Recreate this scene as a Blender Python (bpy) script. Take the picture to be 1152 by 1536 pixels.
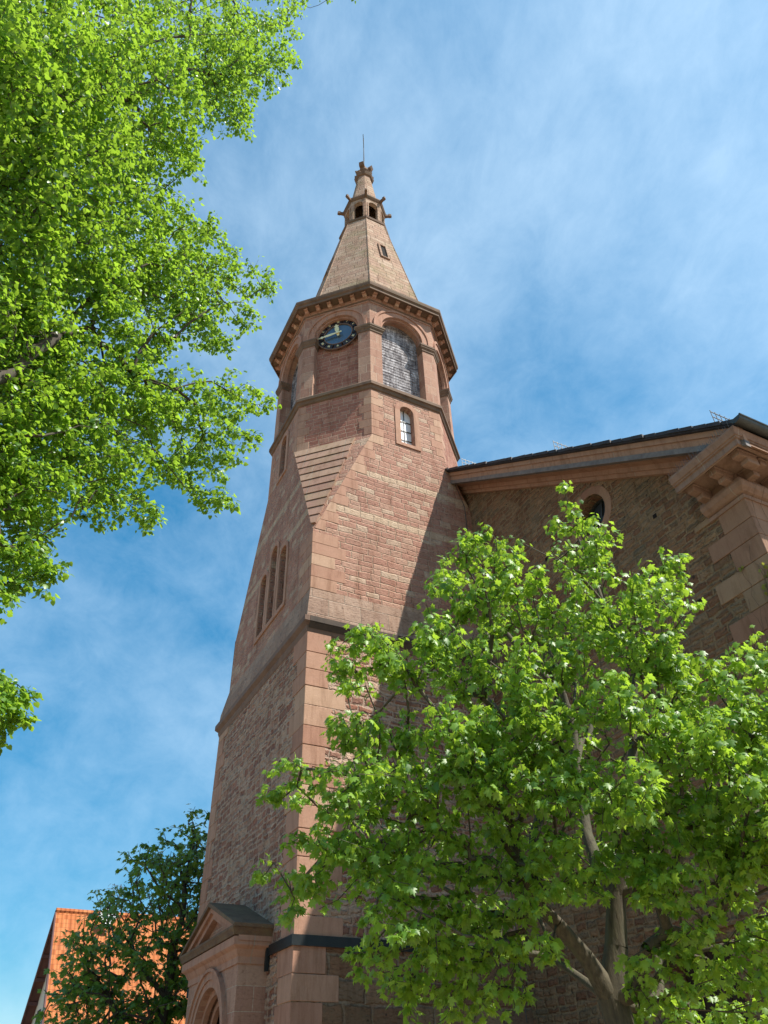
import bpy, bmesh, math, random
import numpy as np
from mathutils import Vector, Matrix
from mathutils.geometry import tessellate_polygon
R = math.radians
scn = bpy.context.scene
col = scn.collection
for o in list(bpy.data.objects): bpy.data.objects.remove(o)

# ------------------------------------------------------------------ camera
PITCH, ROLL, FPX, EYE = R(38.893), R(-1.729), 1123.2, 1.6
cf = Vector((0, math.cos(PITCH), math.sin(PITCH))); cr = Vector((1, 0, 0)); cu_ = cr.cross(cf)
r2 = cr*math.cos(ROLL)+cu_*math.sin(ROLL); u2 = -cr*math.sin(ROLL)+cu_*math.cos(ROLL)
cam = bpy.data.cameras.new('camera'); camo = bpy.data.objects.new('camera', cam); col.objects.link(camo)
M = Matrix((r2, u2, -cf)).transposed().to_4x4(); M.translation = (0, 0, EYE); camo.matrix_world = M
cam.sensor_fit = 'VERTICAL'; cam.sensor_height = 36; cam.lens = FPX*36/1536; cam.clip_end = 2000
scn.camera = camo

# ------------------------------------------------------------------ world, sun, exposure
SUN_AZ, SUN_EL = R(113.3), R(55)
w = bpy.data.worlds.new('World'); scn.world = w; w.use_nodes = True
nt = w.node_tree; nt.nodes.clear()
def wn(t, **k):
    n = nt.nodes.new(t)
    for a, b in k.items(): setattr(n, a, b)
    return n
sky = wn('ShaderNodeTexSky', sky_type='NISHITA', sun_disc=False, sun_elevation=SUN_EL, sun_rotation=SUN_AZ,
         altitude=600, air_density=1.0, dust_density=0.05, ozone_density=3.0)
bg = wn('ShaderNodeBackground'); bg.inputs[1].default_value = 0.112
tc = wn('ShaderNodeTexCoord'); mp = wn('ShaderNodeMapping'); mp.inputs['Scale'].default_value = (1.5, 1.1, 2.0)
mp.inputs['Rotation'].default_value = (0.5, 0.35, 0.6)
no = wn('ShaderNodeTexNoise'); no.inputs['Scale'].default_value = 1.7; no.inputs['Detail'].default_value = 9
no.inputs['Roughness'].default_value = .62; no.inputs['Distortion'].default_value = .15
rmp = wn('ShaderNodeMapRange'); rmp.inputs[1].default_value = .22; rmp.inputs[2].default_value = .92
rmp.inputs[3].default_value = 0.0; rmp.inputs[4].default_value = .60
hs = wn('ShaderNodeHueSaturation'); hs.inputs['Saturation'].default_value = 1.38; hs.inputs['Value'].default_value = 1.0
hs.inputs['Hue'].default_value = .480
mx = wn('ShaderNodeMix', data_type='RGBA'); mx.inputs[7].default_value = (5.2, 6.6, 7.8, 1)
wo = wn('ShaderNodeOutputWorld')
# cirrus is denser high on the side of the sun
sx = wn('ShaderNodeVectorMath', operation='DOT_PRODUCT')
sx.inputs[1].default_value = (0.55, 0.05, 0.75)
mr2 = wn('ShaderNodeMapRange'); mr2.inputs[1].default_value = -.1; mr2.inputs[2].default_value = .95
mr2.inputs[3].default_value = -.17; mr2.inputs[4].default_value = .13
ad = wn('ShaderNodeMath', operation='ADD')
L = nt.links.new
L(tc.outputs['Generated'], mp.inputs[0]); L(mp.outputs[0], no.inputs['Vector'])
L(tc.outputs['Generated'], sx.inputs[0]); L(sx.outputs['Value'], mr2.inputs[0])
mp2 = wn('ShaderNodeMapping'); mp2.inputs['Scale'].default_value = (7, 2.2, 9); mp2.inputs['Rotation'].default_value = (.3, .9, .25)
no2 = wn('ShaderNodeTexNoise'); no2.inputs['Scale'].default_value = 2.2; no2.inputs['Detail'].default_value = 8; no2.inputs['Roughness'].default_value = .68; no2.inputs['Distortion'].default_value = .5
L(tc.outputs['Generated'], mp2.inputs[0]); L(mp2.outputs[0], no2.inputs['Vector'])
m3 = wn('ShaderNodeMath', operation='MULTIPLY_ADD'); m3.inputs[1].default_value = .30; m3.inputs[2].default_value = -.15
ad2 = wn('ShaderNodeMath', operation='ADD'); L(no2.outputs['Fac'], m3.inputs[0]); L(m3.outputs[0], ad2.inputs[0])
L(no.outputs['Fac'], ad2.inputs[1]); L(ad2.outputs[0], ad.inputs[0]); L(mr2.outputs[0], ad.inputs[1]); L(ad.outputs[0], rmp.inputs[0])
sz = wn('ShaderNodeSeparateXYZ'); mrz = wn('ShaderNodeMapRange'); mrz.inputs[1].default_value = .0; mrz.inputs[2].default_value = .55
mrz.inputs[3].default_value = .60; mrz.inputs[4].default_value = 1.08; L(tc.outputs['Generated'], sz.inputs[0]); L(sz.outputs[2], mrz.inputs[0]); L(mrz.outputs[0], hs.inputs['Value'])
L(sky.outputs[0], hs.inputs['Color']); L(hs.outputs[0], mx.inputs[6]); L(rmp.outputs[0], mx.inputs[0])
L(mx.outputs[2], bg.inputs[0]); L(bg.outputs[0], wo.inputs[0])
sl = bpy.data.lights.new('sun', 'SUN'); sl.energy = 5.0; sl.angle = R(.55); sl.color = (1, .95, .86)
so = bpy.data.objects.new('sun', sl); col.objects.link(so)
sd = Vector((math.sin(SUN_AZ)*math.cos(SUN_EL), math.cos(SUN_AZ)*math.cos(SUN_EL), math.sin(SUN_EL)))
so.rotation_euler = sd.to_track_quat('Z', 'Y').to_euler(); so.location = (20, -10, 40)
scn.view_settings.view_transform = 'Standard'; scn.view_settings.look = 'None'
scn.view_settings.exposure = 0.72; scn.view_settings.gamma = 1.0
scn.cycles.max_bounces = 8; scn.cycles.transparent_max_bounces = 8
try: scn.cycles.use_denoising = True
except Exception: pass

# ------------------------------------------------------------------ material helpers
class G:
    def __init__(s, name):
        s.m = bpy.data.materials.new(name); s.m.use_nodes = True; s.t = s.m.node_tree; s.t.nodes.clear()
        s.out = s.t.nodes.new('ShaderNodeOutputMaterial')
    def n(s, t, props=None, **inp):
        n = s.t.nodes.new(t)
        for a, b in (props or {}).items(): setattr(n, a, b)
        for a, b in inp.items():
            k = int(a[1:]) if a[0] == 'i' and a[1:].isdigit() else a.replace('_', ' ')
            s.set(n.inputs[k], b)
        return n
    def set(s, sock, v):
        if isinstance(v, bpy.types.NodeSocket): s.t.links.new(v, sock)
        else: sock.default_value = v
    def math(s, op, a, b=0.0, c=0.0, clamp=False):
        n = s.t.nodes.new('ShaderNodeMath'); n.operation = op; n.use_clamp = clamp
        for i, v in enumerate((a, b, c)): s.set(n.inputs[i], v)
        return n.outputs[0]
    def rng(s, v, a, b, c=0., d=1.):
        n = s.t.nodes.new('ShaderNodeMapRange')
        for i, x in enumerate((v, a, b, c, d)): s.set(n.inputs[i], x)
        return n.outputs[0]
    def mix(s, f, a, b, mode='MIX'):
        n = s.t.nodes.new('ShaderNodeMix'); n.data_type = 'RGBA'; n.blend_type = mode
        s.set(n.inputs[0], f)
        for i, x in ((6, a), (7, b)): s.set(n.inputs[i], x if isinstance(x, bpy.types.NodeSocket) else (*x, 1))
        return n.outputs[2]
    def ramp(s, v, cols, interp='CONSTANT'):
        n = s.t.nodes.new('ShaderNodeValToRGB'); n.color_ramp.interpolation = interp; e = n.color_ramp.elements
        while len(e) > 1: e.remove(e[-1])
        for i, c in enumerate(cols):
            x = e[0] if i == 0 else e.new(i/len(cols) if interp == 'CONSTANT' else i/(len(cols)-1))
            if i == 0: x.position = 0
            x.color = (*c, 1)
        s.set(n.inputs[0], v); return n.outputs[0]
    def noise(s, vec, scale, detail=4, rough=.55, dist=0.):
        n = s.n('ShaderNodeTexNoise', Scale=scale, Detail=detail, Roughness=rough, Distortion=dist)
        if vec is not None: s.set(n.inputs['Vector'], vec)
        return n.outputs['Fac']
    def done(s, color, rough=.85, height=None, bump=.4, dist=.02, metallic=0., spec=.3):
        b = s.n('ShaderNodeBsdfPrincipled', Roughness=rough, Metallic=metallic)
        s.set(b.inputs['Base Color'], color if isinstance(color, bpy.types.NodeSocket) else (*color, 1))
        b.inputs['Specular IOR Level'].default_value = spec
        if height is not None:
            bp = s.n('ShaderNodeBump', Strength=bump, Distance=dist, Height=height)
            s.t.links.new(bp.outputs[0], b.inputs['Normal'])
        s.t.links.new(b.outputs[0], s.out.inputs[0]); return s.m

def masonry(name, bw, bh, cols, mortar, mw=.012, warp=.03, bump=.6, depth=.03, rubble=False, hrough=.6,
            bands=None, bandcol=(.42, .34, .25), stain=None, stain_amt=.35, mortar_cover=0., wrand=1.0, pits=0., patch=0., crack=.5):
    g = G(name)
    uv = g.n('ShaderNodeUVMap').outputs[0]
    obj = g.n('ShaderNodeTexCoord').outputs['Object']
    wn_ = g.n('ShaderNodeTexNoise', Scale=1.6, Detail=5., Roughness=.6); g.set(wn_.inputs['Vector'], obj)
    wv = g.n('ShaderNodeVectorMath', {'operation': 'SUBTRACT'}, i0=wn_.outputs['Color'], i1=(.5, .5, .5)).outputs[0]
    ws = g.n('ShaderNodeVectorMath', {'operation': 'SCALE'}, i0=wv, Scale=warp*2).outputs[0]
    uvw = g.n('ShaderNodeVectorMath', {'operation': 'ADD'}, i0=uv, i1=ws).outputs[0]
    sp = g.n('ShaderNodeSeparateXYZ', i0=uvw); x, y = sp.outputs[0], sp.outputs[1]
    if rubble:
        v = g.n('ShaderNodeCombineXYZ', i0=g.math('DIVIDE', x, bw), i1=g.math('DIVIDE', y, bh)).outputs[0]
        f1 = g.n('ShaderNodeTexVoronoi', {'voronoi_dimensions': '2D', 'feature': 'F1'}, Vector=v, Scale=1., Randomness=.85)
        de = g.n('ShaderNodeTexVoronoi', {'voronoi_dimensions': '2D', 'feature': 'DISTANCE_TO_EDGE'}, Vector=v, Scale=1., Randomness=.85)
        rnd = g.n('ShaderNodeSeparateColor', i0=f1.outputs['Color']); rv, rv2 = rnd.outputs[0], rnd.outputs[1]
        d = g.math('MULTIPLY', de.outputs[0], (bw+bh)/2*.8)
    else:
        wy = g.math('DIVIDE', y, bh)
        fy = g.n('ShaderNodeTexVoronoi', {'voronoi_dimensions': '1D', 'feature': 'F1'}, W=wy, Scale=1., Randomness=hrough)
        dy = g.n('ShaderNodeTexVoronoi', {'voronoi_dimensions': '1D', 'feature': 'DISTANCE_TO_EDGE'}, W=wy, Scale=1., Randomness=hrough)
        ry = g.n('ShaderNodeSeparateColor', i0=fy.outputs['Color']).outputs[0]
        wx = g.math('ADD', g.math('DIVIDE', x, bw), g.math('MULTIPLY', ry, 73.7))
        fx = g.n('ShaderNodeTexVoronoi', {'voronoi_dimensions': '1D', 'feature': 'F1'}, W=wx, Scale=1., Randomness=wrand)
        dx = g.n('ShaderNodeTexVoronoi', {'voronoi_dimensions': '1D', 'feature': 'DISTANCE_TO_EDGE'}, W=wx, Scale=1., Randomness=wrand)
        rx = g.n('ShaderNodeSeparateColor', i0=fx.outputs['Color'])
        wnz = g.n('ShaderNodeTexWhiteNoise', {'noise_dimensions': '2D'},
                  Vector=g.n('ShaderNodeCombineXYZ', i0=rx.outputs[0], i1=ry).outputs[0])
        rv = wnz.outputs['Value']; rv2 = g.n('ShaderNodeSeparateColor', i0=wnz.outputs['Color']).outputs[1]
        d = g.math('MINIMUM', g.math('MULTIPLY', dx.outputs[0], bw), g.math('MULTIPLY', dy.outputs[0], bh))
    fine = g.noise(obj, 22., 6, .65); mid = g.noise(obj, 5., 5, .6); big = g.noise(obj, .55, 5, .6)
    edge = g.math('ADD', d, g.math('MULTIPLY', g.math('SUBTRACT', fine, .5), mw*1.6))
    if mortar_cover:
        edge = g.math('SUBTRACT', edge, g.math('MULTIPLY', g.rng(mid, .45, .7), mortar_cover))
    stone = g.rng(edge, mw*.45, mw*1.3)
    if patch: stone = g.math('MAXIMUM', stone, g.math('MULTIPLY', g.rng(g.noise(obj, 2.3, 4, .6), .46, .60), patch))
    bed = g.noise(g.n('ShaderNodeMapping', Scale=(1., 1., 2.6), Vector=obj).outputs[0], 9., 7, .72, .4)
    c = g.ramp(rv, cols)
    c = g.mix(g.math('MULTIPLY', g.rng(mid, .3, .75), .45), c, g.ramp(rv2, cols))
    c = g.mix(g.rng(fine, .25, .75, .0, .5), c, g.mix(1., c, (.62, .60, .58), 'MULTIPLY'))
    if bands:
        m = None
        yy = g.n('ShaderNodeSeparateXYZ', i0=uvw).outputs[1]
        for z in bands:
            k = g.rng(g.math('ABSOLUTE', g.math('SUBTRACT', yy, z)), .14, .11)
            m = k if m is None else g.math('MAXIMUM', m, k)
        c = g.mix(g.math('MULTIPLY', m, .75), c, bandcol)
    mc = g.mix(g.rng(fine, .3, .7), mortar, tuple(v*.72 for v in mortar))
    c = g.mix(stone, mc, c)
    c = g.mix(g.math('MULTIPLY', g.rng(bed, .52, .68), crack), c, g.mix(1., c, (.42, .36, .33), 'MULTIPLY'))
    c = g.mix(g.math('MULTIPLY', g.rng(bed, .46, .30), crack*.6), c, g.mix(1., c, (1.28, 1.25, 1.2), 'MULTIPLY'))
    if stain:
        c = g.mix(g.math('MULTIPLY', g.rng(g.noise(obj, .9, 7, .7, .6), .48, .72), stain_amt), c, stain)
    c = g.mix(g.rng(big, .3, .7, .0, .28), c, g.mix(1., c, (.72, .70, .70), 'MULTIPLY'))
    if pits:
        c = g.mix(g.math('MULTIPLY', g.rng(g.noise(obj, 7., 2, .5), .70, .74), pits), c, (.05, .035, .03))
    stv = g.noise(g.n('ShaderNodeMapping', Scale=(2.4, 2.4, .35), Vector=obj).outputs[0], 1.3, 6, .7, .3)
    c = g.mix(g.rng(stv, .50, .70, 0, .7), c, g.mix(1., c, (.60, .52, .46), 'MULTIPLY'))
    h = g.math('ADD', g.rng(edge, mw*.3, mw*2.2), g.math('MULTIPLY', fine, .45))
    h = g.math('ADD', h, g.math('MULTIPLY', mid, .5)); h = g.math('SUBTRACT', h, g.math('MULTIPLY', bed, 1.3)); h = g.math('ADD', h, g.math('MULTIPLY', rv2, .35))
    return g.done(c, .9, h, bump, depth, spec=.15)

def plain(name, c1, c2, scale=4., rough=.85, bump=.3, metallic=0., spec=.25, dist=.01, stain=None):
    g = G(name); obj = g.n('ShaderNodeTexCoord').outputs['Object']
    f = g.noise(obj, scale, 6, .65); h = g.noise(obj, scale*7, 5, .6)
    c = g.mix(g.rng(f, .3, .7), c1, c2)
    if stain: c = g.mix(g.rng(g.noise(obj, scale*.5, 6, .7), .5, .7, 0, .7), c, stain)
    return g.done(c, rough, g.math('ADD', h, f), bump, dist, metallic, spec)

def blockstone(name, cols, stain=None, lines=None):
    """dressed blocks: each block's own tint is stored on its faces"""
    g = G(name); obj = g.n('ShaderNodeTexCoord').outputs['Object']
    a = g.n('ShaderNodeAttribute', {'attribute_name': 'tint'}).outputs['Fac']
    c = g.ramp(a, cols, 'LINEAR')
    f = g.noise(obj, 3., 6, .65); h = g.noise(obj, 30., 5, .6)
    c = g.mix(g.rng(f, .3, .7, 0, .6), c, g.mix(1., c, (.75, .72, .68), 'MULTIPLY'))
    c = g.mix(g.rng(h, .3, .75, 0, .3), c, g.mix(1., c, (.6, .6, .6), 'MULTIPLY'))
    stv = g.noise(g.n('ShaderNodeMapping', Scale=(3.2, 3.2, .45), Vector=obj).outputs[0], 1.6, 6, .7, .3)
    c = g.mix(g.rng(stv, .48, .68, 0, .65), c, g.mix(1., c, (.55, .48, .42), 'MULTIPLY'))
    c = g.mix(g.rng(g.noise(obj, .8, 5, .65), .5, .68, 0, .22), c, (.36, .235, .16))
    hh = g.math('ADD', h, f)
    if lines:
        uv = g.n('ShaderNodeSeparateXYZ', i0=g.n('ShaderNodeUVMap').outputs[0])
        wx = g.n('ShaderNodeTexVoronoi', {'voronoi_dimensions': '1D', 'feature': 'DISTANCE_TO_EDGE'}, W=g.math('DIVIDE', uv.outputs[0], lines), Scale=1., Randomness=.4)
        e = g.rng(g.math('MULTIPLY', wx.outputs[0], lines), .004, .012)
        c = g.mix(e, (.30, .24, .19), c); hh = g.math('ADD', hh, g.math('MULTIPLY', e, .8))
    if stain: c = g.mix(g.rng(g.noise(obj, 1.1, 7, .7), .5, .68, 0, .45), c, stain)
    return g.done(c, .88, hh, .35, .015, spec=.2)

RED = [(0.449,0.243,0.177),(0.41,0.213,0.155),(0.48,0.273,0.199),(0.43,0.228,0.167),(0.5,0.302,0.222),(0.44,0.234,0.172),(0.459,0.253,0.184),(0.559,0.408,0.299)]
RED2 = [(0.38,0.168,0.12),(0.34,0.146,0.105),(0.42,0.198,0.143),(0.36,0.16,0.114),(0.39,0.181,0.129),(0.46,0.241,0.172)]
MT = {
 'upper': masonry('coursed_red_sandstone', .40, .185, RED, (.60,.44,.32), mw=.010, warp=.055, patch=.95, crack=1., hrough=.95, bands=(14.9, 16.55), bandcol=(.56,.43,.30), bump=.75, depth=.035, stain=(.16,.12,.08), stain_amt=.25),
 'oct': masonry('small_coursed_sandstone', .34, .165, RED2, (.54,.39,.28), mw=.010, patch=.6, crack=.7, warp=.02, bump=.6, depth=.025),
 'lower': masonry('rubble_pink_mortar', .33, .15, [(0.479,0.226,0.154),(0.58,0.327,0.225),(0.403,0.184,0.125),(0.63,0.409,0.288),(0.517,0.273,0.19),(0.68,0.476,0.343),(0.365,0.191,0.14)], (0.706,0.511,0.386), mw=.017, warp=.115, bump=1., depth=.06, hrough=1., patch=.45, mortar_cover=.045, pits=.9, crack=.9, stain=(0.416,0.327,0.225), stain_amt=.4),
 'nave': masonry('brown_rubble', .34, .155, [(0.304,0.161,0.0918),(0.402,0.244,0.14),(0.264,0.142,0.0857),(0.374,0.239,0.14),(0.304,0.155,0.0918),(0.458,0.309,0.184),(0.264,0.199,0.128)], (0.429,0.302,0.178), mw=.018, warp=.10, bump=1., depth=.06, hrough=.9, stain=(0.208,0.174,0.11), stain_amt=.55, pits=.7, patch=.55, crack=1., mortar_cover=.03),
 'spire': masonry('pale_spire_stone', .62, .29, [(0.43,0.278,0.197),(0.47,0.332,0.238),(0.38,0.251,0.18),(0.49,0.364,0.267),(0.44,0.289,0.209)], (0.17,0.118,0.0812), mw=.010, warp=.02, bump=.7, depth=.03, hrough=.3, stain=(0.22,0.187,0.0928), stain_amt=.8, crack=.8),
 'ashlar': masonry('red_ashlar', .75, .42, [(0.409,0.232,0.165),(0.447,0.265,0.189),(0.39,0.216,0.155),(0.475,0.299,0.213)], (0.552,0.442,0.34), mw=.006, warp=.006, bump=.4, depth=.015, hrough=.2, wrand=.5),
 'weather': masonry('grey_weathered_ashlar', .9, .5, [(0.377,0.252,0.185),(0.328,0.218,0.163),(0.41,0.286,0.215)], (0.451,0.361,0.284), mw=.007, warp=.01, bump=.6, depth=.03, hrough=.1, wrand=.5, pits=.6, crack=.8),
 'block': blockstone('dressed_block', [(0.399,0.208,0.144),(0.465,0.273,0.188),(0.427,0.231,0.161),(0.513,0.336,0.231)]),
 'block_long': blockstone('dressed_moulding', [(0.427,0.233,0.162),(0.456,0.257,0.18)], lines=1.1),
 'nblock': blockstone('nave_block', [(0.295,0.167,0.112),(0.339,0.209,0.136),(0.273,0.14,0.0958),(0.354,0.244,0.154),(0.295,0.203,0.13)]),
 'ncorn': blockstone('nave_cornice_stone', [(0.314,0.209,0.156),(0.284,0.18,0.136)], lines=1.6),
 'rake': blockstone('painted_rake_board', [(0.378,0.221,0.15),(0.414,0.248,0.167)], lines=2.6),
 'step': blockstone('broach_step_stone', [(0.34,0.198,0.145),(0.4,0.246,0.18),(0.33,0.187,0.139),(0.43,0.289,0.203)], stain=(0.27,0.214,0.116), lines=1.3),
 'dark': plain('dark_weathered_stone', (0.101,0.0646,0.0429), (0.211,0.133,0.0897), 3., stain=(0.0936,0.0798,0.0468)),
 'darkstring': plain('blackened_string', (.045,.037,.032), (.11,.08,.06), 2.),
 'brownstring': plain('brown_string', (0.149,0.093,0.0683), (0.205,0.136,0.101), 3.),
 'moss': plain('mossy_brown_stone', (0.104,0.06,0.0375), (0.199,0.128,0.075), 2.5, stain=(0.123,0.112,0.0525), bump=.8, dist=.03),
 'base': masonry('large_brown_base_blocks', .72, .40, [(.34,.19,.115),(.40,.25,.155),(.30,.165,.10),(.44,.30,.19),(.28,.18,.12)], (.42,.31,.22), mw=.016, warp=.09, bump=1., depth=.06, hrough=.9, patch=.5, mortar_cover=.03, pits=.8, crack=1., stain=(.22,.17,.10), stain_amt=.5),
 'slate': plain('dark_roof_slate', (.025,.024,.028), (.05,.048,.052), 6., .6),
 'lead': plain('grey_lead_strip', (.13,.11,.10), (.22,.19,.17), 6., .6, metallic=.2),
 'iron': plain('black_iron', (.018,.022,.024), (.03,.034,.034), 4., .45, metallic=.3),
 'zinc': plain('dark_zinc_gutter', (.05,.055,.055), (.09,.095,.09), 5., .45, metallic=.5),
 'gold': plain('gilded_metal', (.80,.68,.34), (.86,.78,.48), 4., .4, metallic=.3, bump=.05),
 'ink': plain('clock_black', (.02,.016,.018), (.035,.025,.025), 4., .5, bump=.05),
 'dial': plain('clock_glass_sky_tint', (0.091,0.133,0.175), (0.126,0.175,0.224), 2., .2, metallic=.5, bump=.03),  # blue base colour stands in for sky reflected in dark glass
 'void': plain('dark_interior', (.012,.01,.009), (.02,.016,.014), 3., 1.),
 'wood': plain('dark_door_wood', (.03,.018,.012), (.05,.03,.02), 6., .7),
 'glass': plain('dim_window_glass', (.035,.05,.065), (.06,.08,.10), 1., .12, bump=.05, spec=.8, metallic=.3),
 'pane': plain('frosted_glare_pane', (.62,.64,.66), (.75,.77,.78), 3., .35, bump=.2, spec=.5),  # frosted glass, with bright sky glare painted into its white base
 'mesh': plain('thin_wire', (.10,.10,.10), (.16,.16,.16), 4., .5, metallic=.5),
 'cream': plain('cream_render', (.55,.50,.40), (.60,.55,.44), 1.5, .9),
 'maroon': plain('brown_painted_wood', (.10,.045,.04), (.14,.065,.055), 3., .7),
 'white': plain('white_paint', (.75,.75,.74), (.8,.8,.79), 3., .5),
}
def louvre_mat():
    g = G('weathered_louvre_netting'); uv = g.n('ShaderNodeUVMap').outputs[0]
    obj = g.n('ShaderNodeTexCoord').outputs['Object']
    m1 = g.n('ShaderNodeMapping', Scale=(1.5, 1.5, 8.), Vector=obj).outputs[0]
    m2 = g.n('ShaderNodeMapping', Scale=(5., 5., 1.2), Vector=obj).outputs[0]
    a = g.noise(m1, 2.4, 6, .75, .6); b = g.noise(m2, 1.6, 5, .7, .3); d = g.noise(obj, 26., 4, .7)
    v = g.math('ADD', g.math('MULTIPLY', g.math('ADD', a, b), .42), g.math('MULTIPLY', d, .16))
    c = g.ramp(g.rng(v, .42, .60), [(.08,.07,.075),(.19,.175,.18),(.36,.34,.345),(.68,.66,.68)], 'LINEAR')
    return g.done(c, .85, v, .4, .02, 0., .12)
MT['louvre'] = louvre_mat()
def tile_mat():
    g = G('orange_clay_tile'); uv = g.n('ShaderNodeSeparateXYZ', i0=g.n('ShaderNodeUVMap').outputs[0])
    x = g.math('DIVIDE', uv.outputs[0], .21); y = g.math('DIVIDE', uv.outputs[1], .28)
    fx = g.math('FRACT', x); fy = g.math('FRACT', y)
    wnz = g.n('ShaderNodeTexWhiteNoise', {'noise_dimensions': '2D'}, Vector=g.n('ShaderNodeCombineXYZ', i0=g.math('FLOOR', x), i1=g.math('FLOOR', y)).outputs[0]).outputs['Value']
    c = g.ramp(wnz, [(0.385,0.114,0.0301),(0.427,0.133,0.0381),(0.358,0.0986,0.026),(0.454,0.159,0.0502)])
    c = g.mix(g.rng(g.noise(g.n('ShaderNodeTexCoord').outputs['Object'], 1.2, 6, .7), .5, .72, 0, .5), c, (.30,.13,.06))
    wave = g.math('SINE', g.math('MULTIPLY', fx, 6.283))
    c = g.mix(g.rng(fx, .88, .95), c, (.42,.13,.045))
    c = g.mix(g.rng(fy, .90, .97), c, (.22,.07,.03))
    return g.done(c, .8, g.math('ADD', g.math('MULTIPLY', wave, .5), g.math('SUBTRACT', 1., fy)), .8, .04)
MT['tile'] = tile_mat()

# ------------------------------------------------------------------ mesh helpers
rng = random.Random(7)
class MB:
    def __init__(s): s.v = []; s.f = []; s.t = []; s.m = []
    def face(s, pts, tint=.5, mi=0):
        i = len(s.v); s.v += [tuple(p) for p in pts]; s.f.append(tuple(range(i, i+len(pts)))); s.t.append(tint); s.m.append(mi)
    def hexa(s, b, t, tint=.5, mi=0):
        """b: ring of n bottom points, t: ring of n top points"""
        n = len(b); s.face(list(reversed(b)), tint, mi); s.face(t, tint, mi)
        for i in range(n): s.face([b[i], b[(i+1) % n], t[(i+1) % n], t[i]], tint, mi)
    def box(s, a, b, tint=.5, mi=0):
        x0, y0, z0 = a; x1, y1, z1 = b
        s.hexa([(x0,y0,z0),(x1,y0,z0),(x1,y1,z0),(x0,y1,z0)], [(x0,y0,z1),(x1,y0,z1),(x1,y1,z1),(x0,y1,z1)], tint, mi)
    def tube(s, pts, rad, n=6, tint=.5, cap=True):
        rings = []
        for i, p in enumerate(pts):
            p = Vector(p); a = Vector(pts[max(i-1, 0)]); b = Vector(pts[min(i+1, len(pts)-1)])
            d = (b-a).normalized(); q = d.orthogonal().normalized(); w_ = d.cross(q)
            r = rad[i] if isinstance(rad, (list, tuple)) else rad
            rings.append([p+(q*math.cos(2*math.pi*k/n)+w_*math.sin(2*math.pi*k/n))*r for k in range(n)])
        for a, b in zip(rings, rings[1:]):
            best = min(range(n), key=lambda o: (a[0]-b[o]).length); b[:] = b[best:]+b[:best]
            for k in range(n): s.face([a[k], a[(k+1) % n], b[(k+1) % n], b[k]], tint)
        if cap: s.face(rings[0][::-1], tint); s.face(rings[-1], tint)
    def build(s, name, mat, parent=None, bevel=0, smooth=False):
        me = bpy.data.meshes.new(name); me.from_pydata(s.v, [], s.f)
        for m_ in (mat if isinstance(mat, list) else [mat]): me.materials.append(MT[m_] if isinstance(m_, str) else m_)
        at = me.attributes.new('tint', 'FLOAT', 'FACE'); at.data.foreach_set('value', s.t)
        if isinstance(mat, list): me.polygons.foreach_set('material_index', s.m)
        uvl = me.uv_layers.new(name='UVMap'); uv = []
        for p in me.polygons:
            n = p.normal; h = math.hypot(n.x, n.y)
            if h > .15:
                tx = (-n.y/h, n.x/h)
                if abs(tx[0]) > abs(tx[1]) and tx[0] < 0 or abs(tx[1]) >= abs(tx[0]) and tx[1] < 0: tx = (-tx[0], -tx[1])
                for vi in p.vertices:
                    c = me.vertices[vi].co; uv += [c.x*tx[0]+c.y*tx[1], c.z/(h if h < .97 else 1)]
            else:
                for vi in p.vertices: c = me.vertices[vi].co; uv += [c.x, c.y]
        uvl.data.foreach_set('uv', uv)
        if smooth: me.polygons.foreach_set('use_smooth', [True]*len(me.polygons))
        bm = bmesh.new(); bm.from_mesh(me); bmesh.ops.remove_doubles(bm, verts=bm.verts, dist=1e-5); bm.to_mesh(me); bm.free()
        o = bpy.data.objects.new(name, me); col.objects.link(o)
        if parent is not None: o.parent = parent
        if bevel:
            b = o.modifiers.new('bevel', 'BEVEL'); b.width = bevel; b.segments = 2; b.limit_method = 'ANGLE'; b.angle_limit = R(35)
        return o
class Fr:
    """a wall plane: origin, horizontal axis, outward normal"""
    def __init__(s, a, b):
        a = Vector((a[0], a[1], 0)); b = Vector((b[0], b[1], 0)); s.o = a; s.L = (b-a).length; s.x = (b-a).normalized()
        s.n = Vector((s.x.y, -s.x.x, 0))
    def p(s, x, z, off=0.): q = s.o+s.x*x+s.n*off; return (q.x, q.y, z)
def slab(mb, f, s0, s1, z0, z1, o0, o1, tint=.5):
    mb.hexa([f.p(s0,z0,o0), f.p(s1,z0,o0), f.p(s1,z0,o1), f.p(s0,z0,o1)], [f.p(s0,z1,o0), f.p(s1,z1,o0), f.p(s1,z1,o1), f.p(s0,z1,o1)], tint)
def arch(cs, z0, zs, hw, n=16):
    return [(cs-hw, z0), (cs+hw, z0)]+[(cs+hw*math.cos(a), zs+hw*math.sin(a)) for a in [math.pi*i/n for i in range(n+1)]]
def circ(cs, cz, r, n=28): return [(cs+r*math.cos(2*math.pi*i/n), cz+r*math.sin(2*math.pi*i/n)) for i in range(n)]
def wall(mb, f, outer, holes=(), depth=.3, off=0.):
    loops = [[Vector((x, z, 0)) for x, z in l] for l in [outer]+list(holes)]
    flat = [v for l in loops for v in l]
    for t in tessellate_polygon(loops): mb.face([f.p(flat[i].x, flat[i].y, off) for i in t])
    for h in holes:
        for i in range(len(h)):
            a, b = h[i], h[(i+1) % len(h)]
            mb.face([f.p(*a, off), f.p(*b, off), f.p(*b, off-depth), f.p(*a, off-depth)])
def panel(mb, f, pts, off, tint=.5): mb.face([f.p(x, z, off) for x, z in pts], tint)
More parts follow.
